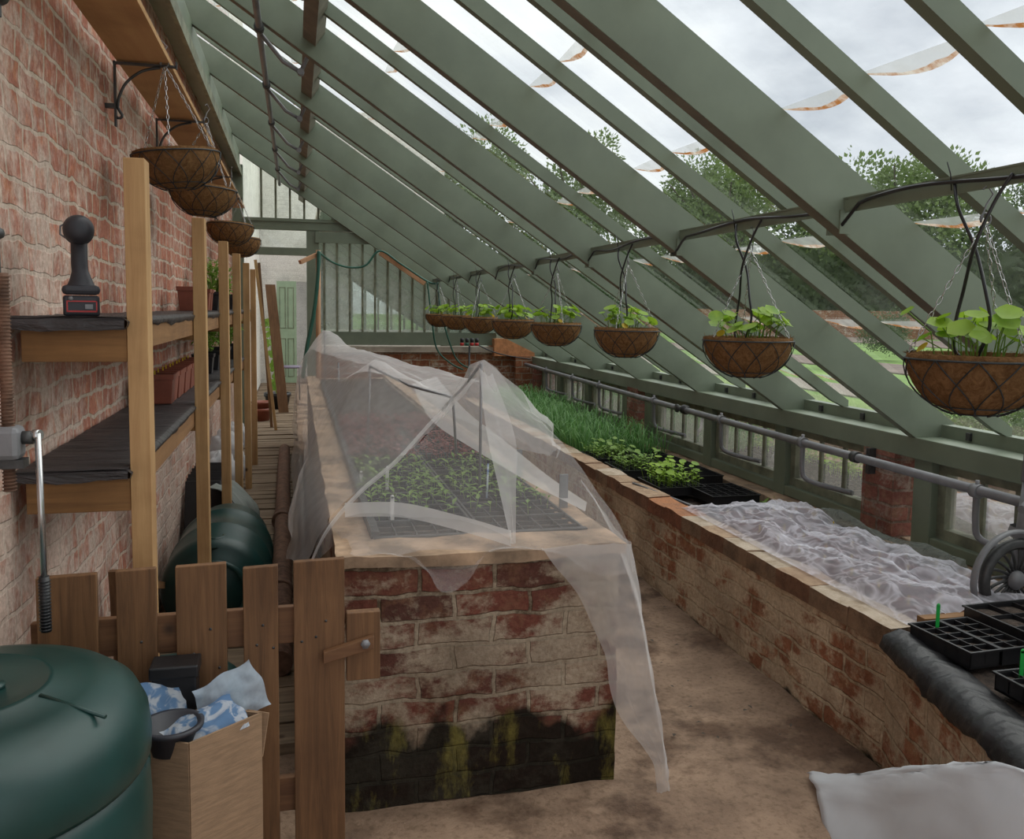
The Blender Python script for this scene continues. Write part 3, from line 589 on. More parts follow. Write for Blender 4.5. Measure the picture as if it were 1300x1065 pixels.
# two troughs / flower pot outside the nearest window
mb = MB(); mb.lathe([(.10, 0), (.13, .02), (.17, .30), (.20, .30), (.20, .36), (.165, .36), (.15, .28), (.0, .28)], (3.9, 3.62, .32), 24); tag(mb.build('flower_pot', M['pot']), 'empty terracotta pot standing on the gravel outside the nearest window', 'plant pot')

# ================================================================ raised beds
bed = empty('raised_bed', (.58, 2.6, 0), label='tall brick planting bed in the middle, limewash peeling and moss at its foot', cat='raised bed')
mb = MB(); rough_box(mb, .125, 1.02, 2.60, 2.80, 0, .80, .04, .009); rough_box(mb, .125, .26, 2.80, 9.6, 0, .78, .12, .008); rough_box(mb, .93, 1.04, 2.80, 9.6, 0, .78, .12, .008); rough_box(mb, .125, 1.04, 9.6, 9.75, 0, .78, .12, .006); mb.build('brick_walls', M['bed'], bed)
mb = MB(); rough_box(mb, .115, 1.04, 2.585, 2.78, .775, .81, .05, .010); rough_box(mb, .115, .235, 2.78, 9.7, .765, .80, .08, .008); rough_box(mb, .95, 1.05, 2.78, 9.7, .765, .80, .08, .008); mb.build('coping', M['coping'], bed)
mb = MB(); mb.grid([[Vector((.25+.70*i/14, 2.78+6.8*j/120, .745+.008*fbm(i*.9, j*.9))) for i in range(15)] for j in range(121)]); tag(mb.build('soil', M['soil'], bed), kind='stuff')
bed2 = empty('raised_bed', (2.0, 2.45, 0), label='long low limewashed brick bed along the windows', cat='raised bed')
mb = MB(); rough_box(mb, 1.955, 2.09, 2.46, 10.27, -.02, .43, .06, .010); rough_box(mb, 2.09, 2.80, 2.46, 2.56, 0, .40, .08, .006); mb.build('brick_walls', M['bedR'], bed2)
mb = MB(); rr = random.Random(8); y = 2.45
while y < 10.05:
    L_ = .225 if y > 3.2 else .24
    mi = 1 if rr.random() < .3 else 0
    if 3.9 < y < 4.35: mi = 2
    mb.mi = mi; rough_box(mb, 1.945+rr.uniform(-.004, .004), 2.085+rr.uniform(-.004, .004), y, y+L_-.001, .425, .50+rr.uniform(-.004, .003), .04, .006); y += L_
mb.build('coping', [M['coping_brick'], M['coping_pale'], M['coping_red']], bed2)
mb = MB(); mb.grid([[Vector((2.07+.70*i/12, 2.5+7.77*j/140, .41+.02*fbm(i*.9, j*.5))) for i in range(13)] for j in range(141)]); tag(mb.build('soil', M['soil'], bed2), kind='stuff')
bed3 = empty('raised_bed', (1.9, 2.2, 0), label='nearest brick bed at the right with black sheeting over its rim', cat='raised bed')
def skew_wall(mb, A, B, w, z0, z1, d=.05, amp=.008):
    A = Vector(A); B = Vector(B); dirn = (B-A); n = Vector((-dirn.y, dirn.x)).normalized()*w
    na = max(2, int(dirn.length/d)); nb = max(2, int((z1-z0)/d))
    def P(t, o, z):
        p = A+dirn*t+n*o; q = Vector((p.x, p.y, z)); return q+Vector((fbm(q.x*6+3, q.y*6, q.z*6), fbm(q.x*6, q.y*6+9, q.z*6), fbm(q.x*6, q.y*6, q.z*6+5)))*amp
    mb.grid([[P(i/na, 0, z0+(z1-z0)*j/nb) for j in range(nb+1)] for i in range(na+1)], False)
    mb.grid([[P(i/na, 1, z0+(z1-z0)*j/nb) for j in range(nb+1)] for i in range(na+1)], False)
    mb.grid([[P(i/na, j/3, z1) for j in range(4)] for i in range(na+1)], False)
    mb.grid([[P(1, j/3, z0+(z1-z0)*k/nb) for j in range(4)] for k in range(nb+1)], False)
mb = MB(); skew_wall(mb, (1.33, .5), (1.93, 2.44), -.13, -.02, .475); mb.build('brick_walls', M['bedR'], bed3)
mb = MB(); mb.hexa([(1.42, .5, .3), (2.86, .5, .3), (2.86, 2.40, .3), (2.03, 2.44, .3), (1.42, .5, .475), (2.86, .5, .475), (2.86, 2.40, .475), (2.03, 2.44, .475)]); tag(mb.build('soil', M['soil'], bed3), kind='stuff')
mb = MB(); rr = random.Random(2); rows = []
for i in range(201):
    t = i/200; p = Vector((1.915, 2.40, 0)).lerp(Vector((1.41, .6, 0)), t); nrm = Vector((-.95, .28, 0)); q = fbm(t*16, 0, 3)*.008+.008*(1-2*abs(fbm(t*34, 2.0, 1.0)))
    sag = .062+.022*fbm(t*7, 2.0)
    rows.append([p-nrm*.13+Vector((0, 0, .484)), p-nrm*.10+Vector((0, 0, .49+q)), p-nrm*.02+Vector((0, 0, .515+q)), p+nrm*(.022+q)+Vector((0, 0, .50)), p+nrm*(.035+q)+Vector((0, 0, .50-sag*.6)), p+nrm*(.03-q)+Vector((0, 0, .50-sag))])
mb.grid(rows); G = [[Vector((1.93+.9*i/10, 2.43-.25*j/4, .484+.012*abs(fbm(i*.8, j*.8)))) for j in range(5)] for i in range(11)]; mb.grid(G)
sh = mb.build('plastic_sheet', M['liner'], solid=.003); tag(sh, 'creased black plastic sheet folded over the rim of the nearest bed', 'plastic sheet')
mb = MB(); rough_box(mb, 2.06, 2.62, 2.425, 2.465, .40, .535, .1, .002); tag(mb.build('edge_board', M['pineX']), 'pale timber board across the near end of the low bed', 'board')

# ================================================================ seed trays
def tray_mesh(nx, ny, w, l, h, name='seed_tray', soil=True):
    root = empty(name, (0, 0, 0)); mb = MB(); t = .0035; hw, hl = w/2, l/2
    for (x0, x1, y0, y1) in ((-hw, hw, -hl, -hl+t), (-hw, hw, hl-t, hl), (-hw, -hw+t, -hl, hl), (hw-t, hw, -hl, hl)): mb.box(x0, x1, y0, y1, .002, h)
    for (x0, x1, y0, y1) in ((-hw-.006, hw+.006, -hl-.006, -hl+.002), (-hw-.006, hw+.006, hl-.002, hl+.006), (-hw-.006, -hw+.002, -hl, hl), (hw-.002, hw+.006, -hl, hl)): mb.box(x0, x1, y0, y1, h-.002, h+.004)
    for i in range(1, nx): x = -hw+w*i/nx; mb.box(x-t/2, x+t/2, -hl, hl, .01, h+.001)
    for j in range(1, ny): y = -hl+l*j/ny; mb.box(-hw, hw, y-t/2, y+t/2, .01, h+.001)
    mb.box(-hw, hw, -hl, hl, 0, .006); mb.build('plastic_cells', M['black'], root)
    if soil:
        mb = MB()
        for i in range(nx):
            for j in range(ny):
                x0 = -hw+w*i/nx+.003; x1 = -hw+w*(i+1)/nx-.003; y0 = -hl+l*j/ny+.003; y1 = -hl+l*(j+1)/ny-.003
                mb.grid([[Vector((x0+(x1-x0)*a/3, y0+(y1-y0)*b2/3, h-.010-.003*((a in (0, 3))+(b2 in (0, 3)))+.002*fbm(a+i*3, b2+j*3))) for b2 in range(4)] for a in range(4)])
        tag(mb.build('compost', M['soil'], root), kind='stuff')
    return root
def seedlings(mb, x0, x1, y0, y1, z, nx, ny, h, ls, rr, dens=1.0, spread=.5):
    for i in range(nx):
        for j in range(ny):
            if rr.random() > dens: continue
            x = x0+(x1-x0)*(i+.5)/nx+rr.uniform(-.006, .006); y = y0+(y1-y0)*(j+.5)/ny+rr.uniform(-.006, .006); hh = h*rr.uniform(.6, 1.2)
            lean = Vector((rr.uniform(-.25, .25), rr.uniform(-.25, .25), 1)).normalized(); top = Vector((x, y, z))+lean*hh
            mb.tube([(x, y, z), tuple(top)], .0012, 3, False); a0 = rr.uniform(0, PI)
            for k in range(rr.choice((2, 3, 4))):
                a = a0+k*PI/2*1.1; hh2 = 1-.18*k
                d = Vector((math.cos(a), math.sin(a), rr.uniform(.0, .6))); mb.leaf(Vector((x, y, z))+lean*hh*hh2, d, (0, 0, 1), ls*rr.uniform(.7, 1.3), ls*.42)
def label_stick(x, y, z, m, h=.06, w=.012, name='plant_label', label=None, group=None, lean=0.0, parent=None):
    mb = MB(); mb.box(x-w/2, x+w/2, y-.0008, y+.0008, z-.03, z+h*.85); mb.lathe([(0, -.0008), (w/2, -.0008), (w/2, .0008), (0, .0008)], (x, y, z+h*.85), 10, 'Y'); o = mb.build(name, m, parent)
    if label: tag(o, label, 'plant label', group)
    return o
rr = random.Random(21)
proto = tray_mesh(5, 3, .345, .215, .05)
n = 0; ord_ = ['first', 'second', 'third', 'fourth', 'fifth', 'sixth', 'seventh', 'eighth', 'ninth', 'tenth', 'eleventh', 'twelfth', 'thirteenth', 'fourteenth']
def kids(root): return [c for c in S.objects if c.parent == root]
for j in range(13):
    for i in range(2):
        y = 2.90+.232*j; x = .425+.365*i
        r = proto if n == 0 else copy_tree(proto); n += 1
        r.location = (x, y, .757)
        what = 'bare black' if j == 0 else ('green-leaved seedling' if j < 6 else 'red-leaved seedling')
        tag(r, '%s tray under the netting, %s row from the near end, %s side' % (what, ord_[j], ('wall', 'path')[i]), 'seed tray', 'seed trays under the netting')
        if j >= 1:
            mb = MB(); red = j >= 6
            seedlings(mb, x-.165, x+.165, y-.10, y+.10, .80, 7 if not red else 9, 4 if not red else 6, .05 if not red else .06, .042 if not red else .038, rr, .75 if j > 1 else .4)
            o = mb.build('seedling_leaves', M['leafred'] if red else M['leaf2'], None); o.parent = r; o.matrix_parent_inverse = Matrix.Translation(-Vector(r.location)); tag(o, kind='stuff')
for (x, y, hgt, lab) in ((.33, 3.05, .10, 'tall white plant label among the near netted trays'), (.37, 3.62, .10, 'white plant label standing in a netted tray further back'), (.27, 3.75, .05, 'small white plant label by the wall-side edge of the netted trays')):
    label_stick(x, y, .805, M['tag_white'], hgt, .014, label=lab)
mb = MB(); mb.tube([(.74, 3.35, .79), (.76, 3.42, .93)], .004, 6); tag(mb.build('blue_stick', M['blue']), 'thin blue marker stick among the green seedlings', 'marker stick')
for (x, y, lab) in ((1.0, 3.15, 'grey slate upright near the path-side corner of the netted bed'), (.975, 3.75, 'grey slate upright further along the netted bed')):
    mb = MB(); rough_box(mb, x-.016, x+.016, y-.006, y+.006, .785, .93, .05, .001); tag(mb.build('slate_marker', M['grey_steel']), lab, 'marker')
mb = MB(); mb.box(.235, .262, 2.80, 8.8, .74, .83); mb.box(.24, .97, 2.775, 2.80, .745, .815); tag(mb.build('bed_liner', M['liner']), 'grey black plastic lining strip round the netted trays', 'liner')
# trays in the low bed
proto = tray_mesh(5, 6, .30, .34, .05); SP = [(2.29, 4.98, 1, 'black seed tray of dense young seedlings beside the bare brown tray', .09, .04), (2.27, 5.55, 1, 'black tray of leafy seedlings behind the nearest seedling tray', .08, .04), (2.25, 6.02, 1, 'black tray of leafy seedlings next to the leeks', .08, .04),
      (2.50, 4.70, 0, 'bare brown seed tray lying beside the window sill strip', 0, 0)]
SPR = [proto if n == 0 else copy_tree(proto) for n in range(len(SP))]
for n, (x, y, kind_, lab, h, ls) in enumerate(SP):
    r = SPR[n]; r.location = (x, y, .44); tag(r, lab, 'seed tray', 'seed trays in the low bed')
    if kind_:
        mb = MB(); seedlings(mb, x-.14, x+.14, y-.16, y+.16, .48, 8, 8, h, ls, rr, .9)
        for k in range(26 if n == 0 else 8):
            px = x+rr.uniform(-.14, .14); py = y+rr.uniform(-.16, .16); hh = rr.uniform(.09, .15); mb.tube([(px, py, .48), (px, py, .48+hh)], .0015, 3, False); mb.disc((px, py, .48+hh), (rr.uniform(-.4, .4), rr.uniform(-.6, 0), 1), rr.uniform(.016, .028), 7)
        o = mb.build('seedling_leaves', M['leaf' if n == 0 else 'leaf2']); o.parent = r; o.matrix_parent_inverse = Matrix.Translation(-Vector(r.location)); tag(o, kind='stuff')
p2 = tray_mesh(9, 1, .26, .24, .05, 'module_tray', False)
for n, (x, y) in enumerate(((2.60, 5.25), (2.60, 5.52), (2.60, 5.80), (2.58, 6.08))):
    r = p2 if n == 0 else copy_tree(p2); r.location = (x, y, .44)
    r.rotation_euler[2] = PI/2
    tag(r, ('empty ribbed black tray nearest the bare brown tray', 'empty ribbed black tray, second of the row by the sill strip', 'empty ribbed black tray, third of the row by the sill strip', 'empty ribbed black tray closest to the leeks')[n], 'module tray', 'empty black trays by the sill')
mb = MB(); rr2 = random.Random(6)
for k in range(2600):
    x = rr2.uniform(2.12, 2.72); y = rr2.uniform(6.2, 9.9) if x < 2.45 else rr2.uniform(6.0, 9.9); z = .42; a = rr2.uniform(0, 2*PI); h = rr2.uniform(.12, .30); bend = rr2.uniform(.05, .16)
    d = Vector((math.cos(a), math.sin(a), 0)); p0 = Vector((x, y, z)); r = Vector((-d.y, d.x, 0))*.004
    pts = [p0, p0+d*bend*.25+Vector((0, 0, h*.6)), p0+d*bend*.7+Vector((0, 0, h*.95)), p0+d*bend*1.3+Vector((0, 0, h*.8))]
    b = len(mb.v)
    for i, p in enumerate(pts): q = r*(1, 1, .8, .1)[i]; mb.v += [tuple(p-q), tuple(p+q)]
    for i in range(3): mb.face((b+2*i, b+2*i+1, b+2*i+3, b+2*i+2), True)
tag(mb.build('leek_seedlings', M['leafdark']), 'dense green grassy leek seedlings filling the far half of the low bed', 'leeks', kind='stuff')
mb = MB()
for k in range(90):
    x = rr2.uniform(2.66, 2.76); y = rr2.uniform(3.6, 4.6); mb.leaf((x, y, .43), (rr2.gauss(0, 1), rr2.gauss(0, 1), .8), (0, 0, 1), .05, .025)
tag(mb.build('weeds', M['leaf2']), 'small green weeds growing by the sill strip', 'weeds', kind='stuff')
mb = MB(); mb.tube([(2.02, 4.95, .50), (2.16, 4.05, .49)], .008, 8); tag(mb.build('grey_tube', M['grey_steel']), 'thin grey tube lying across the soil beside the bare brown tray', 'tube')
# trays on the nearest bed
p3 = tray_mesh(2, 5, .11, .25, .05, 'cell_tray'); cells = [(2.015, 2.245, .05), (2.135, 2.25, .05), (1.985, 1.86, .0)]
NL = ['small black ten-cell tray at the far corner of the sheeting, farther green label in it', 'small black ten-cell tray squeezed between another and the deep tray', 'separate small cell tray at the right edge with the nearer green label']
for n, (x, y, a) in enumerate(cells):
    r = p3 if n == 0 else copy_tree(p3); r.location = (x, y, .497); r.rotation_euler[2] = a; tag(r, NL[n], 'cell tray', 'small cell trays on the near bed')
r = tray_mesh(4, 5, .40, .50, .07, 'deep_tray'); r.location = (2.42, 2.18, .50); r.rotation_euler[2] = .03; tag(r, 'big deep black tray of bare compost cells beside the cast wheel', 'seed tray')
label_stick(2.03, 2.335, .545, M['tag_green'], .085, .014, label='bright green plant label in the farther small tray')
label_stick(1.99, 1.955, .545, M['tag_green'], .085, .014, label='bright green plant label in the nearer small tray at the right edge')
# a wooden post and cast wheel of the ventilation gear
wg = empty('winding_wheel', (2.50, 2.55, .50), label='grey cast-iron gear wheel with curved spokes on a column', cat='gear wheel')
c = Vector((2.55, 2.56, .60)); mb = MB(); R = .145
mb.lathe([(R-.02, -.018), (R, -.018), (R+.008, -.006), (R+.008, .006), (R, .018), (R-.02, .018), (R-.03, .008), (R-.03, -.008), (R-.02, -.018)], c, 48, 'Y'); mb.build('rim', M['dark_steel'], wg)
for k in range(20):
    a = 2*PI*k/20; pts = [c+Vector((math.cos(a+.25*t)*(.03+(R-.05)*t), 0, math.sin(a+.25*t)*(.03+(R-.05)*t))) for t in (0, .33, .66, 1)]; mb = MB(); mb.tube(pts, .006, 5); mb.build('spoke', M['dark_steel'], wg)
mb = MB(); mb.lathe([(0, -.03), (.02, -.03), (.036, -.01), (.036, .02), (0, .02)], c, 20, 'Y'); mb.build('hub', M['grey_steel'], wg)
mb = MB(); mb.lathe([(R+.03, -.012), (R+.04, -.012), (R+.04, .012), (R+.03, .012)], c, 40, 'Y', PI*.25, PI*1.1); mb.build('guard', M['grey_steel'], wg)
mb = MB(); mb.tube([(2.62, 2.60, .60), (2.62, 2.60, .76), (2.64, 2.61, .95)], [.045, .032, .026], 12); mb.tube([(2.64, 2.61, .95), (2.66, 2.62, 1.25)], .03, 12); mb.lathe([(.05, 0), (.055, .02), (.05, .04)], (2.62, 2.60, .745), 16); mb.tube([(2.56, 2.56, .86), (2.64, 2.60, .88)], .016, 8); mb.build('column', M['grey_steel'], wg)
mb = MB(); mb.box(2.50, 2.72, 2.58, 2.66, .40, .52); mb.build('foot', M['dark_steel'], wg)

# ================================================================ heating pipe by the windows
pp = empty('heating_pipe', (2.72, 6, .85), label='long grey pipe running in front of the low windows on clips', cat='pipe')
mb = MB(); mb.tube([(2.72, 2.70, .845), (2.72, 4.2, .848), (2.72, 6.5, .86), (2.72, 10.2, .895)], .021, 14); mb.build('pipe_run', M['grey_steel'], pp)
for k, y in enumerate((2.95, 4.22, 5.17, 6.28, 7.55, 8.35, 9.3)):
    z = .848+.006*(y-4)
    mb = MB(); mb.tube([(2.72, y-.02, z), (2.72, y+.02, z)], .030, 14); mb.tube([(2.72, y, z), (2.72, y, z+.045)], .009, 8); mb.build('coupling', M['grey_steel'], pp)
    mb = MB(); mb.tube(catmull([(2.72, y, z), (2.722, y, z-.13), (2.73, y-.01, z-.19), (2.76, y-.06, z-.215), (2.84, y-.16, z-.235), (2.88, y-.24, z-.24)], 4), .014, 8); mb.build('branch_arm', M['grey_steel'], pp)
mb = MB(); mb.lathe([(.02, -.03), (.035, -.02), (.035, .02), (.02, .03)], (2.72, 5.72, .858), 12, 'Y'); mb.lathe([(0, -.03), (.03, -.03), (.03, -.015), (0, -.015)], (2.68, 5.72, .87), 10, 'X'); mb.build('valve', M['dark_steel'], pp)
mb = MB(); mb.box(2.79, 2.83, 3.74, 3.765, .76, .89); mb.tube([(2.72, 3.75, .847), (2.80, 3.75, .847)], .012, 8); mb.tube([(2.72, 3.73, .847), (2.72, 3.77, .847)], .029, 14); mb.build('pier_bracket', M['dark_steel'], pp)

# ================================================================ hanging baskets
def basket(empty_=False, seed=0):
    rr = random.Random(seed); R = .158; D = .135
    root = empty('hanging_basket', (0, 0, 0)); mb = MB()
    prof = [(R*math.cos(t)*1.0, -D*math.sin(t)*1.01) for t in [PI/2*(1-k/10) for k in range(11)]]
    mb.lathe(prof+[(R*.99, .012), (R*.90, .014), (R*.88, -.012)]+([(R*.85*math.cos(t), -D*.88*math.sin(t)) for t in [.15, .5, .9, 1.3, PI/2]] if empty_ else []), (0, 0, 0), 44, jit=lambda a, h: .03*fbm(math.cos(a)*3+seed, math.sin(a)*3, h*20))
    for k in range(260):
        a = rr.uniform(0, 2*PI); p = Vector((R*.95*math.cos(a), R*.95*math.sin(a), .010)); d = Vector((rr.gauss(0, 1), rr.gauss(0, 1), abs(rr.gauss(.2, .6)))).normalized()*rr.uniform(.006, .018); mb.tube([p, p+d*.6, p+d], .0007, 3, False)
    mb.build('coir_liner', M['coir'], root)
    mb = MB(); ring = lambda r, z, n=40: [(r*math.cos(2*PI*k/n), r*math.sin(2*PI*k/n), z) for k in range(n+1)]
    mb.tube(ring(R+.004, 0), .0028, 6, False)
    for t in (.95, 1.25): mb.tube(ring(R*math.cos(t)+.004, -D*math.sin(t)-.003), .0017, 5, False)
    for k in range(11):
        for sgn in (1, -1):
            pts = []
            for q in range(9):
                t = q/8*1.25; a = 2*PI*k/11+sgn*.52*math.sin(t*1.25)*1.15; r = (R+.004)*math.cos(t)+.002; pts.append((r*math.cos(a), r*math.sin(a), -(D+.004)*math.sin(t)-.002*q/8))
            mb.tube(pts, .0017, 4, False)
    mb.build('wire_frame', M['blackwire'], root)
    mb0 = []
    H_ = .32
    for k in range(3):
        a = 2*PI*k/3+.5; A = Vector((R*math.cos(a), R*math.sin(a), 0)); B = Vector((.004*math.cos(a), .004*math.sin(a), H_)); mb = MB(); N = 17
        for q in range(N):
            p = A.lerp(B, (q+.5)/N); d = (B-A).normalized(); s1 = d.cross(Vector((-math.sin(a), math.cos(a), 0))).normalized(); s2 = d.cross(s1)
            sd = s1 if q % 2 else s2; lk = []
            for w in range(9): th = 2*PI*w/8; lk.append(p+d*math.cos(th)*.0125+sd*math.sin(th)*.0045)
            mb.tube(lk, .0013, 4, False)
        mb.build('chain', M['chrome'], root)
    mb = MB(); mb.tube([(.015*math.sin(t), 0, H_+.015-.015*math.cos(t)) for t in [2*PI*k/12 for k in range(11)]]+[(0, 0, H_+.05), (.018, 0, H_+.075), (.0, 0, H_+.095), (-.012, 0, H_+.085)], .0022, 6, False); mb.build('hook', M['grey_steel'], root)
    if not empty_:
        mb = MB(); mb.grid([[Vector((R*.89*(i/6)*math.cos(2*PI*j/24), R*.89*(i/6)*math.sin(2*PI*j/24), -.012+.012*fbm(i, j*.6, seed))) for j in range(25)] for i in range(7)]); tag(mb.build('compost', M['soil'], root), kind='stuff')
        mb = MB(); ml = MB()
        for k in range(34):
            a = rr.uniform(0, 2*PI); q = rr.uniform(0, 1)**.6*.10; p = Vector((q*math.cos(a), q*math.sin(a), -.01)); h = rr.uniform(.05, .125); out = Vector((math.cos(a), math.sin(a), 0))*rr.uniform(.01, .055)
            top = p+out+Vector((rr.uniform(-.02, .02), rr.uniform(-.02, .02), h)); ml.tube([p, p+out*.3+Vector((0, 0, h*.6)), top], .0016, 4, False)
            mb.disc(top, Vector((math.cos(a)*.35+rr.gauss(0, .3), math.sin(a)*.35+rr.gauss(0, .3)-.25, 1)), rr.uniform(.016, .034), 10)
        tag(mb.build('nasturtium_leaves', M['leaf'], root), kind='stuff'); ml.build('stems', M['leaf2'], root)
        mb = MB(); a = rr.uniform(2.5, 4.5); mb.disc((.12*math.cos(a), .12*math.sin(a), .025), (math.cos(a), math.sin(a)-.4, .8), .017, 9); mb.build('yellow_leaf', M['leafyellow'], root)
    return root
bp = [basket(False, s) for s in (1, 2, 3)]
BY = [1.76, 2.86, 4.06, 5.26, 6.38, 7.60, 8.75, 9.85]; used = set()
BL = ['nearest planted basket of round-leaved nasturtiums at the right edge of the view', 'second nearest basket of nasturtiums with a yellow leaf on its rim', 'third nearest basket of nasturtiums under a steel bar', 'fourth basket along, its yellow leaf hanging over the left rim', 'fifth basket along the row over the low bed', 'sixth basket along the row, above the red tap joints', 'seventh basket, last but one of the planted row', 'farthest planted basket beside the green hanging hoses']
for i, y in enumerate(BY):
    k = i % 3
    r = bp[k] if k not in used else copy_tree(bp[k]); used.add(k)
    r.location = (1.60, y, 1.455+.004*i); r.rotation_euler[2] = .7*i; tag(r, 'coir-lined wire basket: '+BL[i], 'hanging basket', 'planted hanging baskets over the low bed')
eb = basket(True, 5)
EL = ['nearest empty coir-lined wire basket under the plywood shelf', 'second empty coir-lined basket hanging from the shelf brackets', 'third empty coir-lined basket, just above the shelving posts', 'farthest empty coir-lined basket by the brick wall']
for i, (y, z) in enumerate(((3.60, 2.135), (4.62, 2.135), (6.45, 2.115), (7.75, 2.105))):
    r = eb if i == 0 else copy_tree(eb); r.location = (-.44, y, z); r.rotation_euler = (.05, -.10 if i == 0 else .03*i, .9*i); tag(r, EL[i], 'hanging basket', 'empty baskets on the wall brackets')
# steel bars between the rafters and the hose that follows them
for i in range(0, 8):
    y0 = YR[0]+1.146*(i+2)+.055; y1 = y0+1.091
    mb = MB(); mb.bar((1.60, y0, 1.885), (1.60, y1, 1.885), .006, .045); mb.bar((1.61, y0, 1.905), (1.61, y1, 1.905), .03, .005); mb.bar((1.60, y1-.004, 1.87), (1.60, y1-.004, 1.80), .035, .006, (0, 1, 0)); mb.bar((1.60, y0+.004, 1.87), (1.60, y0+.004, 1.80), .035, .006, (0, 1, 0))
    o = mb.build('steel_bar', M['green']); tag(o, 'green painted steel bar between two rafters, %s one from the near end' % ord_[i], 'bar', 'bars that carry the baskets')
mb = MB(); pts = []; y = 1.2
while y < 10.2:
    k = (y-3.49)/1.146; fr = k-math.floor(k); dip = .0
    near = min(fr, 1-fr)
    if near < .10: dip = -.075*(1-near/.10)
    pts.append((1.585+.006*math.sin(y*9), y, 1.885+dip+.012*math.sin(y*7))); y += .045
hs = empty('irrigation_hose', (1.585, 5, 1.88), label='thin black irrigation hose tied along the basket bars with loops into each basket', cat='hose')
mb.tube(pts, .0055, 6); mb.build('main_line', M['hose'], hs)
for i, y in enumerate(BY):
    r1 = random.Random(i)
    for s_ in (-1, 1):
        mb = MB(); P = [(1.585, y+s_*.09, 1.885), (1.57, y+s_*.055, 1.82), (1.575+.02*s_, y+s_*.02, 1.72), (1.58, y-s_*.035, 1.62), (1.58, y-s_*.055, 1.54), (1.57, y-s_*.04, 1.475), (1.585, y-.01*s_, 1.452)]
        mb.tube(catmull(P, 6), .0042, 6); mb.build('drip_loop', M['hose'], hs)
    mb = MB(); mb.tube([(1.585, y+.10, 1.87), (1.58, y+.10, 1.91), (1.575, y+.108, 1.94)], .002, 4); mb.build('cable_tie', M['hose'], hs)
# ================================================================ timber shelving on the left
sv = empty('timber_shelving', (-.5, 2.35, 0), label='pine shelving unit of tall uprights against the whitewashed wall', cat='shelving')
PY = [2.37, 3.85, 5.12, 6.22, 7.45, 8.60]
for i, y in enumerate(PY):
    mb = MB(); mb.box(-.415, -.365, y, y+.075, .0, 1.925-.004*i); mb.build('upright', M['pineZ'], sv, bevel=.002)
    for z in (1.525, 1.14):
        if i == 5 and z < 1.2: continue
        mb = MB(); mb.box(-.66, -.416, y+.005, y+.045, z-.112, z-.026); mb.build('joist', M['pineX'], sv, bevel=.002)
for z, y1 in ((1.500, 8.66), (1.115, 7.5)):
    mb = MB(); mb.box(-.455, -.418, 2.42, y1, z-.065, z); mb.build('front_rail', M['pineY'], sv)
    mb = MB(); mb.box(-.675, -.42, 2.365, y1, z, z+.02); mb.build('shelf_board', M['pineY'], sv)
    rr = random.Random(int(z*100)); G = []
    for i in range(150):
        y = 2.345+(y1-2.345)*i/149; e = .004*fbm(y*9, z); G.append([Vector((-.417+e, y, z-.004+.014*fbm(y*5, 1, z))), Vector((-.411+e, y, z+.004)), Vector((-.407+e, y, z+.015)), Vector((-.420, y, z+.026))]+[Vector((-.44-.235*j/6, y, z+.026+.004*fbm(y*24, j*.5, z))) for j in range(7)])
    mb = MB(); mb.grid(G)
    G2 = []
    for j in range(12):
        x = -.678+.262*j/11; G2.append([Vector((x, 2.40, z+.028)), Vector((x, 2.352, z+.028)), Vector((x, 2.342, z+.016)), Vector((x, 2.345, z-.004+.010*fbm(x*14, z*3)))])
    mb.grid(G2); mb.build('polythene_cover', M['poly'], sv)
# cordless drill standing on its battery
dl = empty('cordless_drill', (-.555, 2.42, 1.504), label='black cordless drill standing on its battery pack on the upper shelf', cat='drill')
X0, Y0, Z0 = -.530, 2.43, 1.528
mb = MB(); mb.box(X0-.042, X0+.042, Y0-.035, Y0+.045, Z0, Z0+.052); mb.build('battery', M['drillgrey'], dl, bevel=.006)
mb = MB(); mb.box(X0-.034, X0+.036, Y0-.038, Y0-.0352, Z0+.010, Z0+.014); mb.box(X0-.034, X0+.036, Y0-.038, Y0-.0352, Z0+.036, Z0+.039); mb.box(X0-.034, X0-.031, Y0-.038, Y0-.0352, Z0+.010, Z0+.039); mb.box(X0+.033, X0+.036, Y0-.038, Y0-.0352, Z0+.010, Z0+.039); mb.build('red_trim', M['redplastic'], dl)
mb = MB(); mb.box(X0+.008, X0+.026, Y0-.0385, Y0-.036, Z0+.018, Z0+.030); mb.build('charge_gauge', M['grey_steel'], dl)
mb = MB(); mb.lathe([(0, -.039), (.006, -.039), (.006, -.036), (0, -.036)], (X0-.024, Y0, Z0+.044), 12, 'Y'); mb.build('battery_badge', M['grey_steel'], dl)
mb = MB(); mb.box(X0-.044, X0+.044, Y0-.042, Y0+.05, Z0+.054, Z0+.078); mb.build('battery_mount', M['drillgrey'], dl, bevel=.010)
mb = MB(); mb.tube(catmull([(X0, Y0, Z0+.07), (X0, Y0, Z0+.092), (X0-.002, Y0+.003, Z0+.13), (X0-.002, Y0+.012, Z0+.17), (X0-.002, Y0+.02, Z0+.21)], 5), [.038-.018*min(1, i/8) if i < 8 else .0195+.002*math.sin(i) *0 for i in range(21)], 16); mb.build('grip', M['drillgrey'], dl)
mb = MB(); mb.lathe([(0, -.075), (.018, -.074), (.030, -.064), (.0365, -.045), (.0365, -.038), (.034, -.037), (.034, -.033), (.0365, -.032), (.0365, .03), (.030, .05), (.022, .06), (.022, .10), (0, .10)], (X0-.002, Y0+.02, Z0+.218), 28, 'Y'); mb.build('motor_housing', M['drillgrey'], dl)
mb = MB(); mb.tube([(X0-.028, Y0-.01, Z0+.235), (X0-.043, Y0-.01, Z0+.225), (X0-.044, Y0-.01, Z0+.205), (X0-.030, Y0-.01, Z0+.195)], .0025, 6); mb.build('belt_hook', M['grey_steel'], dl)
dl.rotation_euler[2] = .215
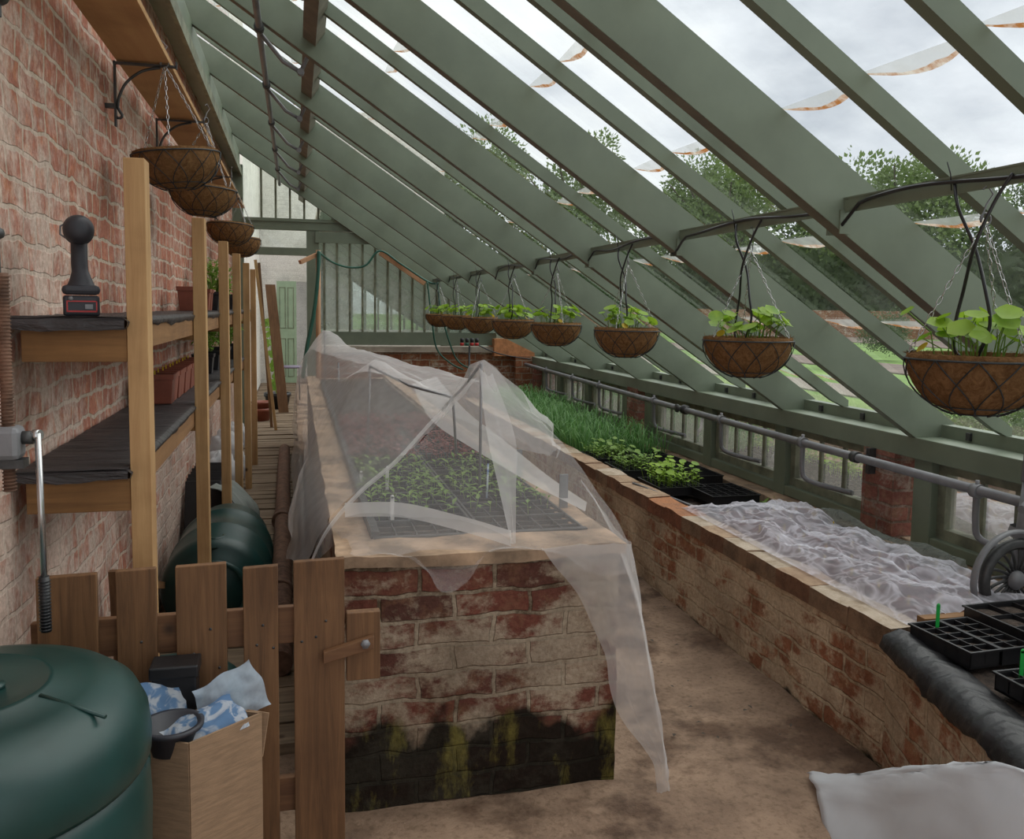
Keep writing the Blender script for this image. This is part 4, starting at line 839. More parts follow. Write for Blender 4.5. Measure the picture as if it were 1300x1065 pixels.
# pots
def square_pot(w=.10, h=.12, m=None, soil=True, tagm=None):
    root = empty('square_pot', (0, 0, 0)); mb = MB(); a, b2 = w*.38, w*.47
    P = lambda s, z: [(-s, -s, z), (s, -s, z), (s, s, z), (-s, s, z)]
    def ring(s0, z0, s1, z1, fl=False):
        k = len(mb.v); mb.v += P(s0, z0)+P(s1, z1)
        for i in range(4): mb.face([k+i, k+(i+1) % 4, k+4+(i+1) % 4, k+4+i])
    k = len(mb.v); mb.v += P(a, .001); mb.face([k, k+3, k+2, k+1]); ring(a, .001, b2*.96, h*.82); ring(b2*.96, h*.82, b2*1.04, h*.83); ring(b2*1.04, h*.83, b2*1.07, h); ring(b2*1.07, h, b2*.98, h); ring(b2*.98, h, b2*.9, h*.8)
    mb.build('pot_body', m or M['pot'], root, bevel=.003)
    mb = MB(); k = len(mb.v); mb.grid([[Vector((-b2*.93+b2*1.86*i/4, -b2*.93+b2*1.86*j/4, h*.86+.003*fbm(i, j))) for j in range(5)] for i in range(5)]); tag(mb.build('compost', M['soil'], root), kind='stuff')
    if tagm: mb = MB(); mb.box(-w*.25, -w*.25+.006, .0, .0015, h*.75, h*.75+.045); mb.build('plant_label', tagm, root)
    return root
sp = square_pot(.115, .125, M['pot'], tagm=M['tag_yellow'])
for i in range(11):
    r = sp if i == 0 else copy_tree(sp); r.location = (-.555-.003*(i % 2), 3.92+.118*i, 1.143)
    tag(r, 'square terracotta-coloured pot with a yellow label, %s in the row on the lower shelf' % ord_[i], 'plant pot', 'labelled pots on the lower shelf')
sp2 = square_pot(.12, .13, M['pot'])
for i, y in enumerate((4.98, 5.14, 5.58, 5.72)):
    r = sp2 if i == 0 else copy_tree(sp2); r.location = (-.555, y, 1.528); tag(r, 'square brown-red pot on the upper shelf, %s of four' % ord_[i], 'plant pot', 'brown-red pots on the upper shelf')
def bush(mb, x, y, z, h, r, n, ls, rr):
    for k in range(n):
        a = rr.uniform(0, 2*PI); q = rr.uniform(.2, 1)*r; p = Vector((x, y, z)); t = Vector((x+q*math.cos(a), y+q*math.sin(a), z+h*rr.uniform(.4, 1))); mb.tube([p, p.lerp(t, .6)+Vector((0, 0, h*.12)), t], .0018, 3, False)
        for w in range(4): mb.leaf(p.lerp(t, rr.uniform(.5, 1)), (rr.gauss(0, 1), rr.gauss(0, 1), rr.gauss(.1, .5)), (0, 0, 1), ls*rr.uniform(.7, 1.3), ls*.45)
rr = random.Random(12)
bp_ = square_pot(.13, .12, M['black']); PL = [(-.55, 5.62, 1.143, .20, 'black pot of bushy seedlings on the lower shelf behind the third upright'), (-.54, 5.95, 1.143, .22, 'black pot of bushy seedlings on the lower shelf, second from the labelled pots'), (-.52, 6.55, 1.143, .24, 'black pot of taller seedlings on the lower shelf beyond the fourth upright'), (-.50, 7.15, 1.143, .24, 'black pot with arching leaves at the far end of the lower shelf'),
      (-.54, 6.0, 1.528, .28, 'pot of tall feathery seedlings on the upper shelf'), (-.54, 6.6, 1.528, .26, 'pot of feathery seedlings on the upper shelf beyond the fourth upright'), (-.53, 7.2, 1.528, .16, 'low black pot of seedlings at the far end of the upper shelf')]
PR = [bp_ if i == 0 else copy_tree(bp_) for i in range(len(PL))]
for r, (x, y, z, h, lab) in zip(PR, PL):
    r.location = (x, y, z); tag(r, lab, 'potted plant', 'seedling pots on the shelves'); mb = MB(); bush(mb, x, y, z+.10, h, .12, 22, .055, rr); o = mb.build('seedling_leaves', M['leaf2']); o.parent = r; o.matrix_parent_inverse = Matrix.Translation(-Vector(r.location)); tag(o, kind='stuff')
# plywood shelf high on the wall, with scroll brackets
mb = MB(); mb.box(-.645, -.455, 2.0, 8.6, 2.47, 2.492); tag(mb.build('plywood_shelf', M['ply'], bevel=.001), 'long plywood shelf high on the left wall', 'shelf')
def bracket():
    root = empty('shelf_bracket', (0, 0, 0)); mb = MB(); mb.bar((0, 0, -.006), (.225, 0, -.006), .022, .007); mb.bar((.222, 0, -.014), (.222, 0, .012), .022, .006, (1, 0, 0)); mb.build('top_arm', M['dark_steel'], root)
    mb = MB(); mb.bar((.004, 0, 0), (.004, 0, -.24), .022, .007, (1, 0, 0)); mb.build('wall_arm', M['dark_steel'], root)
    mb = MB(); mb.tube(catmull([(.165, 0, -.012), (.10, 0, -.03), (.045, 0, -.075), (.018, 0, -.13), (.012, 0, -.17)], 4)+[Vector((.012+.018*math.sin(t)*(1-t/9), 0, -.185+.018*(math.cos(t)-1)*(1-t/9))) for t in [PI*k/5 for k in range(1, 9)]], .0055, 7); mb.build('scroll_brace', M['dark_steel'], root)
    mb = MB(); mb.bar((-.05, 0, -.165), (.006, 0, -.165), .02, .016); mb.build('wall_pin', M['dark_steel'], root)
    return root
bk = bracket()
for i, y in enumerate((3.60, 4.62, 5.60, 6.50, 7.78)):
    r = bk if i == 0 else copy_tree(bk); r.location = (-.655, y, 2.466); tag(r, 'black wrought bracket under the plywood shelf, %s from the near end' % ord_[i], 'bracket', 'brackets under the plywood shelf')
# ventilation rod and levers under the roof
vt = empty('ventilation_rod', (-.16, 5, 2.93), label='grey rod and levers of the roof vent gear running under the rafters', cat='vent gear')
mb = MB(); mb.tube([(-.165, -1, 2.935), (-.165, 10.35, 2.935)], .016, 10); mb.build('rod', M['grey_steel'], vt)
for i, y in enumerate(YR):
    if y > 10.0: break
    mb = MB(); mb.tube([(-.165, y-.03, 2.935), (-.165, y+.03, 2.935)], .025, 10); mb.build('collar', M['dark_steel'], vt)
    mb = MB(); mb.tube([(-.165, y+.08, 2.935), (-.05, y+.08, 2.80), (.035, y+.08, 2.755)], .011, 8); mb.tube([(.035, y+.06, 2.755), (.035, y+.10, 2.755)], .018, 8); mb.tube([(.035, y+.08, 2.755), (.10, y+.08, 2.90)], .011, 8); mb.build('lever', M['grey_steel'], vt)
# screw jack and pipe at the left edge
sj = empty('screw_winder', (-.56, 2.0, 1.3), label='threaded vertical shaft with a gearbox and crank handle at the left edge', cat='winding gear')
Yg = 1.98; xs = -.598
mb = MB(); mb.tube([(xs+.018, Yg, 1.17), (xs+.018, Yg, 1.62)], .011, 10)
for k in range(60): z = 1.17+.0075*k; mb.lathe([(.011, -.002), (.0145, 0), (.011, .002)], (xs+.018, Yg, z), 10)
mb.build('threaded_shaft', M['rust'], sj)
mb = MB(); mb.box(xs-.03, xs+.045, Yg-.03, Yg+.03, 1.235, 1.305); mb.build('gearbox', M['grey_steel'], sj, bevel=.012)
mb = MB(); mb.box(xs-.012, xs+.05, Yg-.02, Yg+.02, 1.218, 1.236); mb.tube([(xs+.044, Yg, 1.28), (xs+.066, Yg, 1.28)], .014, 12); mb.build('spindle', M['dark_steel'], sj)
mb = MB(); mb.tube([(xs+.066, Yg, 1.285), (xs+.080, Yg-.005, 1.285)], .012, 10); mb.tube([(xs+.076, Yg-.008, 1.29), (xs+.079, Yg-.008, .965)], .0065, 10); mb.build('crank', M['chrome'], sj)
mb = MB(); mb.tube([(xs+.079, Yg-.008, .985), (xs+.080, Yg-.008, .865)], .0105, 12)
for k in range(16): mb.lathe([(.0105, -.002), (.013, 0), (.0105, .002)], (xs+.079, Yg-.008, .87+.007*k), 10)
mb.build('crank_grip', M['black'], sj)
vp = empty('support_pipe', (xs, Yg, 1.8), label='grey vertical pipe with a collar and swivel joint at the upper left edge', cat='pipe')
mb = MB(); mb.tube([(xs+.004, Yg, 1.60), (xs+.002, Yg, 2.13)], .012, 12); mb.tube([(xs-.0, Yg, 2.13), (xs-.0, Yg, 2.40)], .014, 12); mb.build('pipe_run', M['grey_steel'], vp)
mb = MB(); mb.lathe([(.012, -.012), (.019, -.008), (.021, 0), (.019, .008), (.012, .012)], (xs+.004, Yg, 1.70), 16); mb.lathe([(.0, -.02), (.022, -.018), (.022, .018), (0, .02)], (xs+.024, Yg, 2.175), 16, 'Y'); mb.box(xs-.02, xs+.03, Yg-.014, Yg+.014, 2.13, 2.165); mb.build('swivel_joint', M['dark_steel'], vp)
mb = MB(); mb.box(-.675, -.645, 1.98, 2.06, .0, .92); tag(mb.build('green_post', M['door_green']), 'pale green post just showing at the lower left edge', 'post')

# ================================================================ gate
gt = empty('picket_gate', (-.25, 2.22, 0), label='low gate of rough brown boards between the wall and the middle bed', cat='gate')
for i, (x0, x1, z1) in enumerate(((-.60, -.468, .912), (-.425, -.335, .918), (-.29, -.172, .921), (-.132, -.048, .908), (-.01, .117, .917))):
    mb = MB(); mb.hexa([(x0, 2.205, .06), (x1, 2.205, .06), (x1, 2.227, .06), (x0, 2.227, .06), (x0, 2.205, z1), (x1, 2.205, z1+.003), (x1, 2.227, z1+.003), (x0, 2.227, z1)]); mb.build('picket', M['gate'], gt, bevel=.002)
for (z0, z1) in ((.70, .795), (.25, .34)): mb = MB(); mb.box(-.62, .10, 2.228, 2.25, z0, z1); mb.build('rail', M['gateX'], gt, bevel=.002)
mb = MB(); mb.hexa([(.062, 2.182, .655), (.19, 2.182, .685), (.19, 2.204, .685), (.062, 2.204, .655), (.062, 2.182, .685), (.19, 2.182, .718), (.19, 2.204, .718), (.062, 2.204, .685)]); lt = mb.build('turn_latch', M['gateX'], gt, bevel=.002)
mb = MB(); mb.lathe([(0, -.008), (.012, -.006), (.013, 0), (0, 0)], (.168, 2.182, .70), 6, 'Y'); mb.build('latch_screw', M['grey_steel'], lt)
mb = MB(); mb.box(.122, .208, 2.205, 2.235, .595, .775); mb.box(.14, .20, 2.235, 2.60, .60, .64); tag(mb.build('latch_block', M['gate'], bevel=.002), 'square board beside the gate that the turn latch rests on', 'board')
for i, (x, z) in enumerate(((-.37, .74), (-.352, .66), (-.21, .76), (-.25, .70), (-.19, .66), (-.085, .76), (-.10, .71), (-.06, .70), (.07, .76), (.045, .72), (.01, .71))):
    mb = MB(); mb.lathe([(0, -.001), (.0035, -.0005), (.0035, .001)], (x, 2.204, z), 8, 'Y'); mb.build('nail', M['dark_steel'], gt)

# ================================================================ green butts, box and bits on the left
bt = empty('water_butt', (-.585, 1.70, 0), label='big dark green plastic water butt with a domed lid in the lower left corner', cat='water butt')
c = (-.60, 1.72, 0)
mb = MB(); mb.lathe([(0, .0), (.27, .0), (.285, .02), (.315, .35), (.322, .58), (.318, .66), (.298, .70), (.2, .71)], c, 64); mb.build('barrel', M['butt'], bt)
mb = MB(); mb.lathe([(.305, .690), (.316, .688), (.322, .700), (.323, .735), (.318, .775), (.300, .812), (.27, .835), (.22, .850), (.155, .858), (.150, .863), (.145, .859), (.07, .862), (.0, .863)], c, 72); mb.lathe([(.0, .0), (.022, .0), (.022, .007), (0, .010)], (c[0]+.06, c[1]-.02, .862), 20); mb.build('lid', M['butt'], bt)
mb = MB(); mb.tube([(c[0]+.15, c[1]-.06, .858), (c[0]+.27, c[1]-.12, .834)], .004, 6); mb.build('lid_rib', M['butt'], bt)
mb = MB(); mb.lathe([(.0, .0), (.03, .0), (.035, .008), (.028, .012), (.02, .006), (0, .006)], (c[0]+.302, c[1]+.03, .66), 20, 'X'); mb.build('tap_boss', M['butt'], bt)
b2 = empty('water_butt', (-.37, 4.5, 0), label='dark green barrel lying on its side under the shelves behind the gate', cat='water butt')
cc_ = (-.37, 4.10, .245)
mb = MB(); mb.lathe([(0, 0), (.16, .0), (.165, .008), (.205, .012), (.232, .03), (.245, .07), (.245, .30), (.250, .31), (.250, .33), (.245, .34), (.240, .62), (.246, .63), (.246, .65), (.238, .66), (.215, .90), (0, .91)], cc_, 56, 'Y'); mb.build('barrel', M['butt'], b2)
mb = MB(); mb.lathe([(.03, -.002), (.036, -.008), (.045, -.006), (.046, 0)], (cc_[0]-.01, 4.15, .452), 24, 'Z'); mb.lathe([(0, .002), (.03, .002), (.03, .010), (.045, .010), (.047, 0)], (cc_[0]-.0, 4.19, .478), 24); mb.build('cap', M['butt'], b2)
mb = MB(); mb.lathe([(.13, -.012), (.14, -.014), (.15, -.012), (.152, .003)], cc_, 48, 'Y'); mb.build('end_ring', M['butt'], b2)
mb = MB(); mb.lathe([(0, 0), (.22, 0), (.24, .03), (.24, .25), (.225, .30), (.16, .335), (0, .345)], (-.42, 3.0, 0), 40); tag(mb.build('green_bin', M['butt']), 'domed dark green bin top low behind the gate', 'bin')
# cardboard box of bags
bx = empty('cardboard_box', (-.22, 2.04, 0), label='open cardboard box in front of the gate, full of plastic bags', cat='box')
Ac = Vector((-.232, 1.925)); Bc = Vector((-.085, 2.04)); Dc = Vector((-.375, 1.99)); Cc = Bc+(Dc-Ac)*.9
Cc.y = min(Cc.y, 2.185)
for (p, q, tz) in ((Ac, Bc, .60), (Bc, Cc, .60), (Cc, Dc, .62), (Dc, Ac, .60)):
    mb = MB(); mb.bar((p.x, p.y, .31+.005), (q.x, q.y, .31+.005), .006, .59, (0, 0, 1)); mb.build('side', M['card'], bx)
mb = MB(); mb.bar((Bc.x+.01, Bc.y+.01, .55), (Cc.x+.012, Cc.y+.005, .56), .005, .10, (.5, 0, .9)); mb.build('flap', M['card'], bx)
mb = MB(); k = len(mb.v); mb.v += [(Ac.x, Ac.y, .02), (Bc.x, Bc.y, .02), (Cc.x, Cc.y, .02), (Dc.x, Dc.y, .02)]; mb.face([k, k+1, k+2, k+3]); k = len(mb.v); mb.v += [(p.x*.97+cx_*.03, p.y*.97+cy_*.03, .50) for p, cx_, cy_ in ((Ac, -.22, 2.04), (Bc, -.22, 2.04), (Cc, -.22, 2.04), (Dc, -.22, 2.04))]; mb.face([k, k+1, k+2, k+3]); mb.build('base', M['card'], bx)
def crumple(mb, c, rx, ry, rz, seed, n=22, amp=.35):
    G = []
    for i in range(n+1):
        t = PI*i/n; row = []
        for j in range(n*2+1):
            a = 2*PI*(j % (n*2))/(n*2); d = Vector((math.sin(t)*math.cos(a), math.sin(t)*math.sin(a), math.cos(t))); w = mnoise.noise(d*2.4+Vector((seed, 0, 0))); w2 = mnoise.noise(d*4.5+Vector((0, seed, 0)))
            s_ = 1+amp*.9*w+amp*.35*(1-2.5*abs(w2)); row.append(Vector(c)+Vector((d.x*rx*s_, d.y*ry*s_, d.z*rz*s_)))
        G.append(row)
    mb.grid(G)
def pillow(mb, c, w, h, t, R, seed, n=16, wr=.14):
    R = R.to_matrix() if hasattr(R, 'to_matrix') else R
    for sgn in (1, -1):
        G = []
        for i in range(n+1):
            row = []
            for j in range(n+1):
                u = -1+2*i/n; v = -1+2*j/n; th = t*(1-u**4)*(1-v**4)
                k = (1-2*abs(mnoise.noise(Vector((u*1.6+seed, v*1.6, seed)))))*wr*w*.5+mnoise.noise(Vector((u*3+seed, v*3, 2)))*wr*w*.4
                p_ = Vector((u*w*(1+.06*math.sin(v*4+seed)), v*h*(1+.06*math.sin(u*5+seed)), sgn*th+k)); row.append(Vector(c)+R @ p_)
            G.append(row)
        mb.grid(G if sgn > 0 else [r[::-1] for r in G])
from mathutils import Euler
mb = MB(); pillow(mb, (-.325, 2.075, .595), .075, .085, .016, Euler((1.15, .1, .3)), 3.0); tag(mb.build('printed_bag', M['blue']), 'blue and white printed plastic bag at the left of the cardboard box', 'plastic bag')
mb = MB(); pillow(mb, (-.205, 2.01, .60), .085, .05, .016, Euler((.55, -.25, .5)), 9.0); tag(mb.build('printed_bag', M['blue']), 'pale blue folded bag lying over the front edge inside the box', 'plastic bag')
mb = MB(); pillow(mb, (-.155, 2.10, .625), .075, .060, .02, Euler((1.2, -.35, .35)), 14.0, wr=.3); tag(mb.build('clear_bag', M['clear2']), 'crumpled clear and pale blue plastic bag sticking up at the right of the box', 'plastic bag')
mb = MB(); mb.lathe([(0, 0), (.045, 0), (.055, .05), (.068, .052), (.07, .062), (.058, .062), (.045, .01), (0, .01)], (-.275, 1.985, .57), 36, jit=lambda a, h: .05*math.sin(18*a)*(h > .04)); tag(mb.build('fluted_pot', M['drillgrey']), 'dark fluted round pot inside the blue bag in the box', 'plant pot')
mb = MB(); mb.box(-.335, -.235, 2.11, 2.18, .30, .705); mb.box(-.34, -.23, 2.105, 2.185, .68, .71); tag(mb.build('dark_container', M['black'], bevel=.004), 'dark grey square container standing behind the bags', 'container')
# floor pipe
fp = MB(); fp.tube([(-.075, 3.6, .085), (-.085, 5.2, .085), (-.11, 7.6, .085), (-.12, 9.2, .085)], .055, 14)
fo = fp.build('floor_pipe', M['rust']); tag(fo, 'fat rust-brown pipe lying on the left path beside the middle bed', 'pipe')
for y in (4.55, 6.1): mb = MB(); mb.tube([(-.08-.012*(y-4), y-.03, .085), (-.08-.012*(y-4), y+.03, .085)], .065, 16); mb.build('pipe_collar', M['rust'], fo)
mb = MB(); mb.tube([(.04, 3.4, .05), (.045, 8.8, .05)], .035, 10); tag(mb.build('floor_pipe', M['dark_steel']), 'thinner dark pipe close against the foot of the middle bed', 'pipe')
# stacked black trays leaning, bags, cloth
for i in range(9):
    y = 5.35+.07*i; mb = MB(); mb.hexa([(-.66, y, .02), (-.44, y, .02), (-.44, y+.012, .02), (-.66, y+.012, .02), (-.67, y+.28, .47+.01*(i % 3)), (-.46, y+.26, .47+.01*(i % 3)), (-.46, y+.272, .47), (-.67, y+.292, .47)]); tag(mb.build('flat_tray', M['black'], bevel=.003), 'thin black tray leaning under the shelves, %s of the leaning row' % ord_[i], 'tray', 'leaning black trays')
rows = []
for i in range(9):
    t = i/8; rows.append([(-.50+.03*t, 5.26+.10*i, .50-.10*t), (-.42+.02*t, 5.26+.10*i, .47-.12*t+.02*math.sin(i)), (-.33+.03*t, 5.25+.10*i, .36-.1*t), (-.27+.02*math.sin(i), 5.24+.10*i, .18), (-.25, 5.24+.10*i, .03)])
mb = MB(); mb.grid(surf(rows, 3, 6)); tag(mb.build('grey_groundsheet', M['grey_cloth'], solid=.004), 'grey-green groundsheet slumped over things behind the barrel', 'groundsheet')
for i, (x, y, z, s_, sd) in enumerate(((-.55, 6.55, .36, .13, 1), (-.55, 6.95, .15, .14, 2), (-.55, 7.25, .42, .13, 3), (-.55, 7.9, .16, .14, 4), (-.55, 8.25, .36, .13, 5))):
    mb = MB(); crumple(mb, (x, y, z), s_*.9, s_*1.2, s_, sd*3.1, 18, .3); tag(mb.build('plastic_sack', M['whitebag']), 'white plastic sack under the shelves, %s from the near end' % ord_[i], 'sack', 'white sacks under the shelves')
mb = MB(); mb.hexa([(-.66, 4.9, .02), (-.62, 4.9, .02), (-.62, 4.95, .02), (-.66, 4.95, .02), (-.60, 3.5, .47), (-.56, 3.5, .47), (-.56, 3.53, .50), (-.60, 3.53, .50)]); tag(mb.build('timber_offcut', M['pineY']), 'pale timber offcut leaning along the wall behind the gate', 'timber')
mb = MB(); mb.hexa([(-.66, 3.4, .0), (-.58, 3.4, .0), (-.58, 3.44, .0), (-.66, 3.44, .0), (-.66, 3.30, .60), (-.62, 3.30, .60), (-.62, 3.33, .60), (-.66, 3.33, .60)]); tag(mb.build('timber_offcut', M['oldwood']), 'dark timber offcut standing against the wall behind the gate', 'timber')
# far end things
def round_pot(x, y, z, r, h, m, name, label, group=None):
    root = empty(name, (x, y, z), label=label, cat='plant pot', group=group); mb = MB(); mb.lathe([(0, 0), (r*.72, 0), (r*.92, h*.8), (r, h*.8), (r, h), (r*.92, h), (r*.85, h*.8), (0, h*.8)], (x, y, z), 28); mb.build('pot_body', m, root); return root
bpot = round_pot(-.27, 13.4, 0, .20, .27, M['black'], 'black_pot', 'big black pot with a climbing leafy plant beyond the doorway')
mb = MB(); rr = random.Random(44)
for k in range(80):
    t = rr.random(); mb.disc((-.36+.10*t+rr.uniform(-.08, .08), 13.3+rr.uniform(-.15, .15), .3+1.0*(1-t)+rr.uniform(-.05, .05)), (rr.gauss(0, .4), -1, rr.gauss(.3, .4)), rr.uniform(.03, .055), 7)
mb.tube([(-.27, 13.4, .2), (-.33, 13.35, .8), (-.40, 13.3, 1.3)], .006, 5); tag(mb.build('climbing_leaves', M['leaf2'], bpot), kind='stuff')
round_pot(-.45, 12.0, 0, .13, .20, M['pot'], 'terracotta_pot', 'lower terracotta pot of a stack on the left path'); round_pot(-.45, 12.0, .17, .135, .12, M['pot'], 'terracotta_pot', 'upper terracotta pot with a pale rim, stacked on another')
mb = MB(); mb.hexa([(-.24, 12.8, .0), (-.10, 12.8, .0), (-.10, 12.84, .0), (-.24, 12.84, .0), (-.42, 13.0, 1.87), (-.28, 13.0, 1.87), (-.28, 13.04, 1.87), (-.42, 13.04, 1.87)]); tag(mb.build('leaning_board', M['oldwood']), 'dark brown board leaning at the far end of the left path', 'board')
for i, (xb, xt, y, zt) in enumerate(((-.24, -.47, 11.0, 2.12), (-.30, -.44, 11.3, 2.10))):
    mb = MB(); mb.bar((xb, y, .0), (xt, y+.1, zt), .035, .03, (0, 1, 0)); tag(mb.build('timber_batten', M['pineZ'] if i == 0 else M['gate']), ('long pale batten leaning against the doorway', 'long brown batten leaning behind the pale one')[i], 'batten')
ch = empty('chair', (-.05, 15.2, 0), label='mauve-seated chair with thin dark legs at the far end of the path', cat='chair')
mb = MB(); mb.lathe([(0, 0), (.17, 0), (.18, .015), (.17, .035), (0, .04)], (-.08, 15.0, .53), 24); mb.build('seat', M['chairmauve'], ch)
mb = MB(); mb.box(-.30, -.26, 14.9, 15.2, .56, .95); mb.build('backrest', M['chairmauve'], ch)
for (x, y) in ((-.2, 14.88), (.05, 14.88), (-.2, 15.12), (.05, 15.12)): mb = MB(); mb.tube([(x, y, .53), (x*1.2, y, .0)], .010, 6); mb.build('leg', M['dark_steel'], ch)
mb = MB(); mb.tube([(.235, 9.55, 0), (.24, 9.55, 2.16)], .026, 10); tag(mb.build('timber_pole', M['poleZ']), 'orange pine pole standing at the far end of the middle bed', 'pole')
mb = MB(); mb.bar((.24, 9.55, 2.12), (.05, 9.4, 2.02), .04, .04); tag(mb.build('pole_arm', M['poleZ']), 'short pine arm fixed to the head of the pole', 'arm')
mb = MB(); mb.bar((.97, 10.33, 2.21), (1.50, 10.33, 1.86), .05, .07); tag(mb.build('pine_batten', M['poleZ']), 'orange pine batten sloping along the glass partition', 'batten')
gh = empty('garden_hose', (.25, 9.6, 2.1), label='dark green hose hung from the pole and looped across the partition', cat='hose')
mb = MB(); mb.tube(catmull([(.245, 9.50, 2.15), (.235, 9.48, 1.9), (.19, 9.48, 1.5), (.12, 9.48, 1.15), (.07, 9.47, .8)], 8), .022, 8); mb.build('hanging_run', M['greenhose'], gh)
mb = MB(); mb.tube(catmull([(.25, 9.5, 2.13), (.42, 10.1, 2.06), (.62, 10.28, 2.02), (.80, 10.28, 2.05), (.96, 10.28, 2.22), (1.2, 10.28, 2.08), (1.5, 10.2, 1.88), (1.60, 10.15, 1.85)], 8), .012, 8); mb.build('looped_run', M['greenhose'], gh)
for k, (x, dz) in enumerate(((1.50, 0), (1.62, .02))): mb = MB(); mb.tube(catmull([(x, 10.15, 1.87), (x+.05, 10.15, 1.5), (x+.12+.06*k, 10.2, 1.1), (x+.28, 10.2, .92), (x+.45, 10.2, .83)], 8), .010, 7); mb.build('drop_run', M['greenhose'], gh)
tp = empty('tap_manifold', (2.03, 10.2, 1.1), label='row of black and red tap connectors above the far brick wall', cat='tap')
for k in range(4):
    x = 1.93+.06*k; mb = MB(); mb.lathe([(0, 0), (.022, 0), (.022, .05), (0, .05)], (x, 10.2, 1.16), 10); mb.build('valve_body', M['black'], tp)
    mb = MB(); mb.lathe([(0, 0), (.024, 0), (.024, .035), (0, .035)], (x, 10.2, 1.12), 10); mb.build('valve_collar', M['redplastic'] if k % 2 == 0 or k == 3 else M['greenhose'], tp)
mb = MB(); mb.tube([(2.02, 10.2, 1.12), (2.02, 10.2, .0)], .012, 6); mb.tube(catmull([(2.12, 10.2, 1.13), (2.3, 10.15, 1.05), (2.5, 10.1, 1.0), (2.72, 10.0, .97)], 5), .008, 6); mb.build('feed_hose', M['hose'], tp)

# ================================================================ netting over the middle bed
def stick(pts, r, label):
    mb = MB(); mb.tube(pts, r, 8); return mb
sf = empty('cane_frame', (.5, 3.6, .78), label='grey cane frame that props up the white netting', cat='frame')
S1, S2, JJ, S3 = (.27, 8.5, 1.325), (.35, 4.25, 1.275), (.635, 3.55, 1.19), (.715, 3.36, 1.345)
for nm, P in (('upright_cane', [(.715, 3.37, .74), S3]), ('upright_cane', [(.335, 4.25, .74), S2]), ('upright_cane', [(.27, 8.5, .74), S1]), ('upright_cane', [(.66, 3.6, .95), JJ]), ('cross_cane', [S2, (.49, 3.85, 1.215), JJ]), ('cross_cane', catmull([JJ, (.665, 3.48, 1.24), S3], 3)), ('cross_cane', [JJ, (.60, 3.62, 1.13)]), ('upright_cane', [(.30, 6.2, .74), (.29, 6.2, 1.17)])):
    mb = MB(); mb.tube(P, .0058, 8); mb.build(nm, M['grey_steel'], sf)
nf = random.Random(77)
def folds(G, amp, fx, fy, seed=0):
    out = []
    for i, row in enumerate(G):
        r = []
        for j, p in enumerate(row):
            w = mnoise.noise(Vector((j*fx, i*fy, seed))); w2 = mnoise.noise(Vector((j*fx*2.3, i*fy*2.3, seed+7)))
            r.append(p+Vector((w*amp, w2*amp*.6, (w+w2)*amp*.5)))
        out.append(r)
    return out
net = empty('crop_netting', (.55, 5.5, .8), label='translucent white fleece netting tented over the middle bed and hanging to the path', cat='netting')
rowsA = [  # left hem ... right hem, far to near
 [(.00, 9.55, .55), (.03, 9.5, .90), (.16, 9.3, 1.10), (.45, 9.2, 1.02), (.80, 9.2, .95), (1.04, 9.2, .88), (1.10, 9.2, .72)],
 [(-.03, 8.5, .50), (.05, 8.5, .92), (.27, 8.5, 1.335), (.52, 8.4, 1.15), (.80, 8.4, 1.06), (1.04, 8.4, .92), (1.11, 8.4, .74)],
 [(-.03, 7.2, .48), (.07, 7.2, .86), (.25, 7.2, 1.14), (.48, 7.1, 1.215), (.78, 7.1, 1.13), (1.05, 7.1, .94), (1.12, 7.1, .74)],
 [(-.03, 6.0, .48), (.07, 6.0, .84), (.26, 6.0, 1.12), (.50, 5.8, 1.20), (.80, 5.8, 1.16), (1.08, 5.8, .96), (1.15, 5.8, .78)],
 [(-.02, 5.0, .50), (.08, 5.0, .85), (.28, 5.0, 1.16), (.52, 4.9, 1.19), (.82, 4.8, 1.20), (1.10, 4.8, .98), (1.18, 4.8, .80)],
 [(-.035, 4.2, .50), (.06, 4.25, .87), (.35, 4.25, 1.285), (.58, 4.1, 1.20), (.82, 4.1, 1.22), (1.10, 4.0, 1.03), (1.17, 4.0, .86)],
 [(-.04, 3.6, .55), (.03, 3.75, .83), (.28, 3.85, 1.10), (.635, 3.55, 1.20), (.80, 3.65, 1.26), (1.08, 3.65, 1.05), (1.13, 3.7, .93)],
 [(.03, 2.97, .66), (.12, 3.05, .83), (.36, 3.22, .985), (.55, 3.42, 1.10), (.715, 3.36, 1.354), (1.00, 3.4, 1.09), (1.08, 3.5, .93)],
]
mb = MB(); mb.grid(folds(surf(rowsA, 7, 9), .030, .30, .17, 1)); mb.build('main_canopy', M['fleece'], net)
rowsB = [
 [(.03, 2.97, .66), (.12, 3.05, .83), (.36, 3.22, .985), (.55, 3.42, 1.10), (.715, 3.36, 1.354), (.88, 3.40, 1.20), (1.02, 3.40, 1.06)],
 [(.14, 2.84, .80), (.22, 2.86, .85), (.40, 2.92, .89), (.58, 2.98, .98), (.74, 3.03, 1.09), (.90, 3.0, 1.06), (1.03, 2.98, .965)],
 [(.16, 2.66, .82), (.26, 2.64, .825), (.42, 2.66, .83), (.60, 2.63, .835), (.78, 2.64, .85), (.94, 2.62, .85), (1.04, 2.60, .825)],
 [(.16, 2.585, .815), (.33, 2.578, .805), (.46, 2.56, .69), (.59, 2.58, .812), (.80, 2.57, .79), (.92, 2.56, .72), (1.06, 2.555, .72)],
]
gB = surf(rowsB, 9, 9); mb = MB(); mb.grid(folds(gB, .012, .2, .2, 5)); mb.build('front_flap', M['veil'], net)
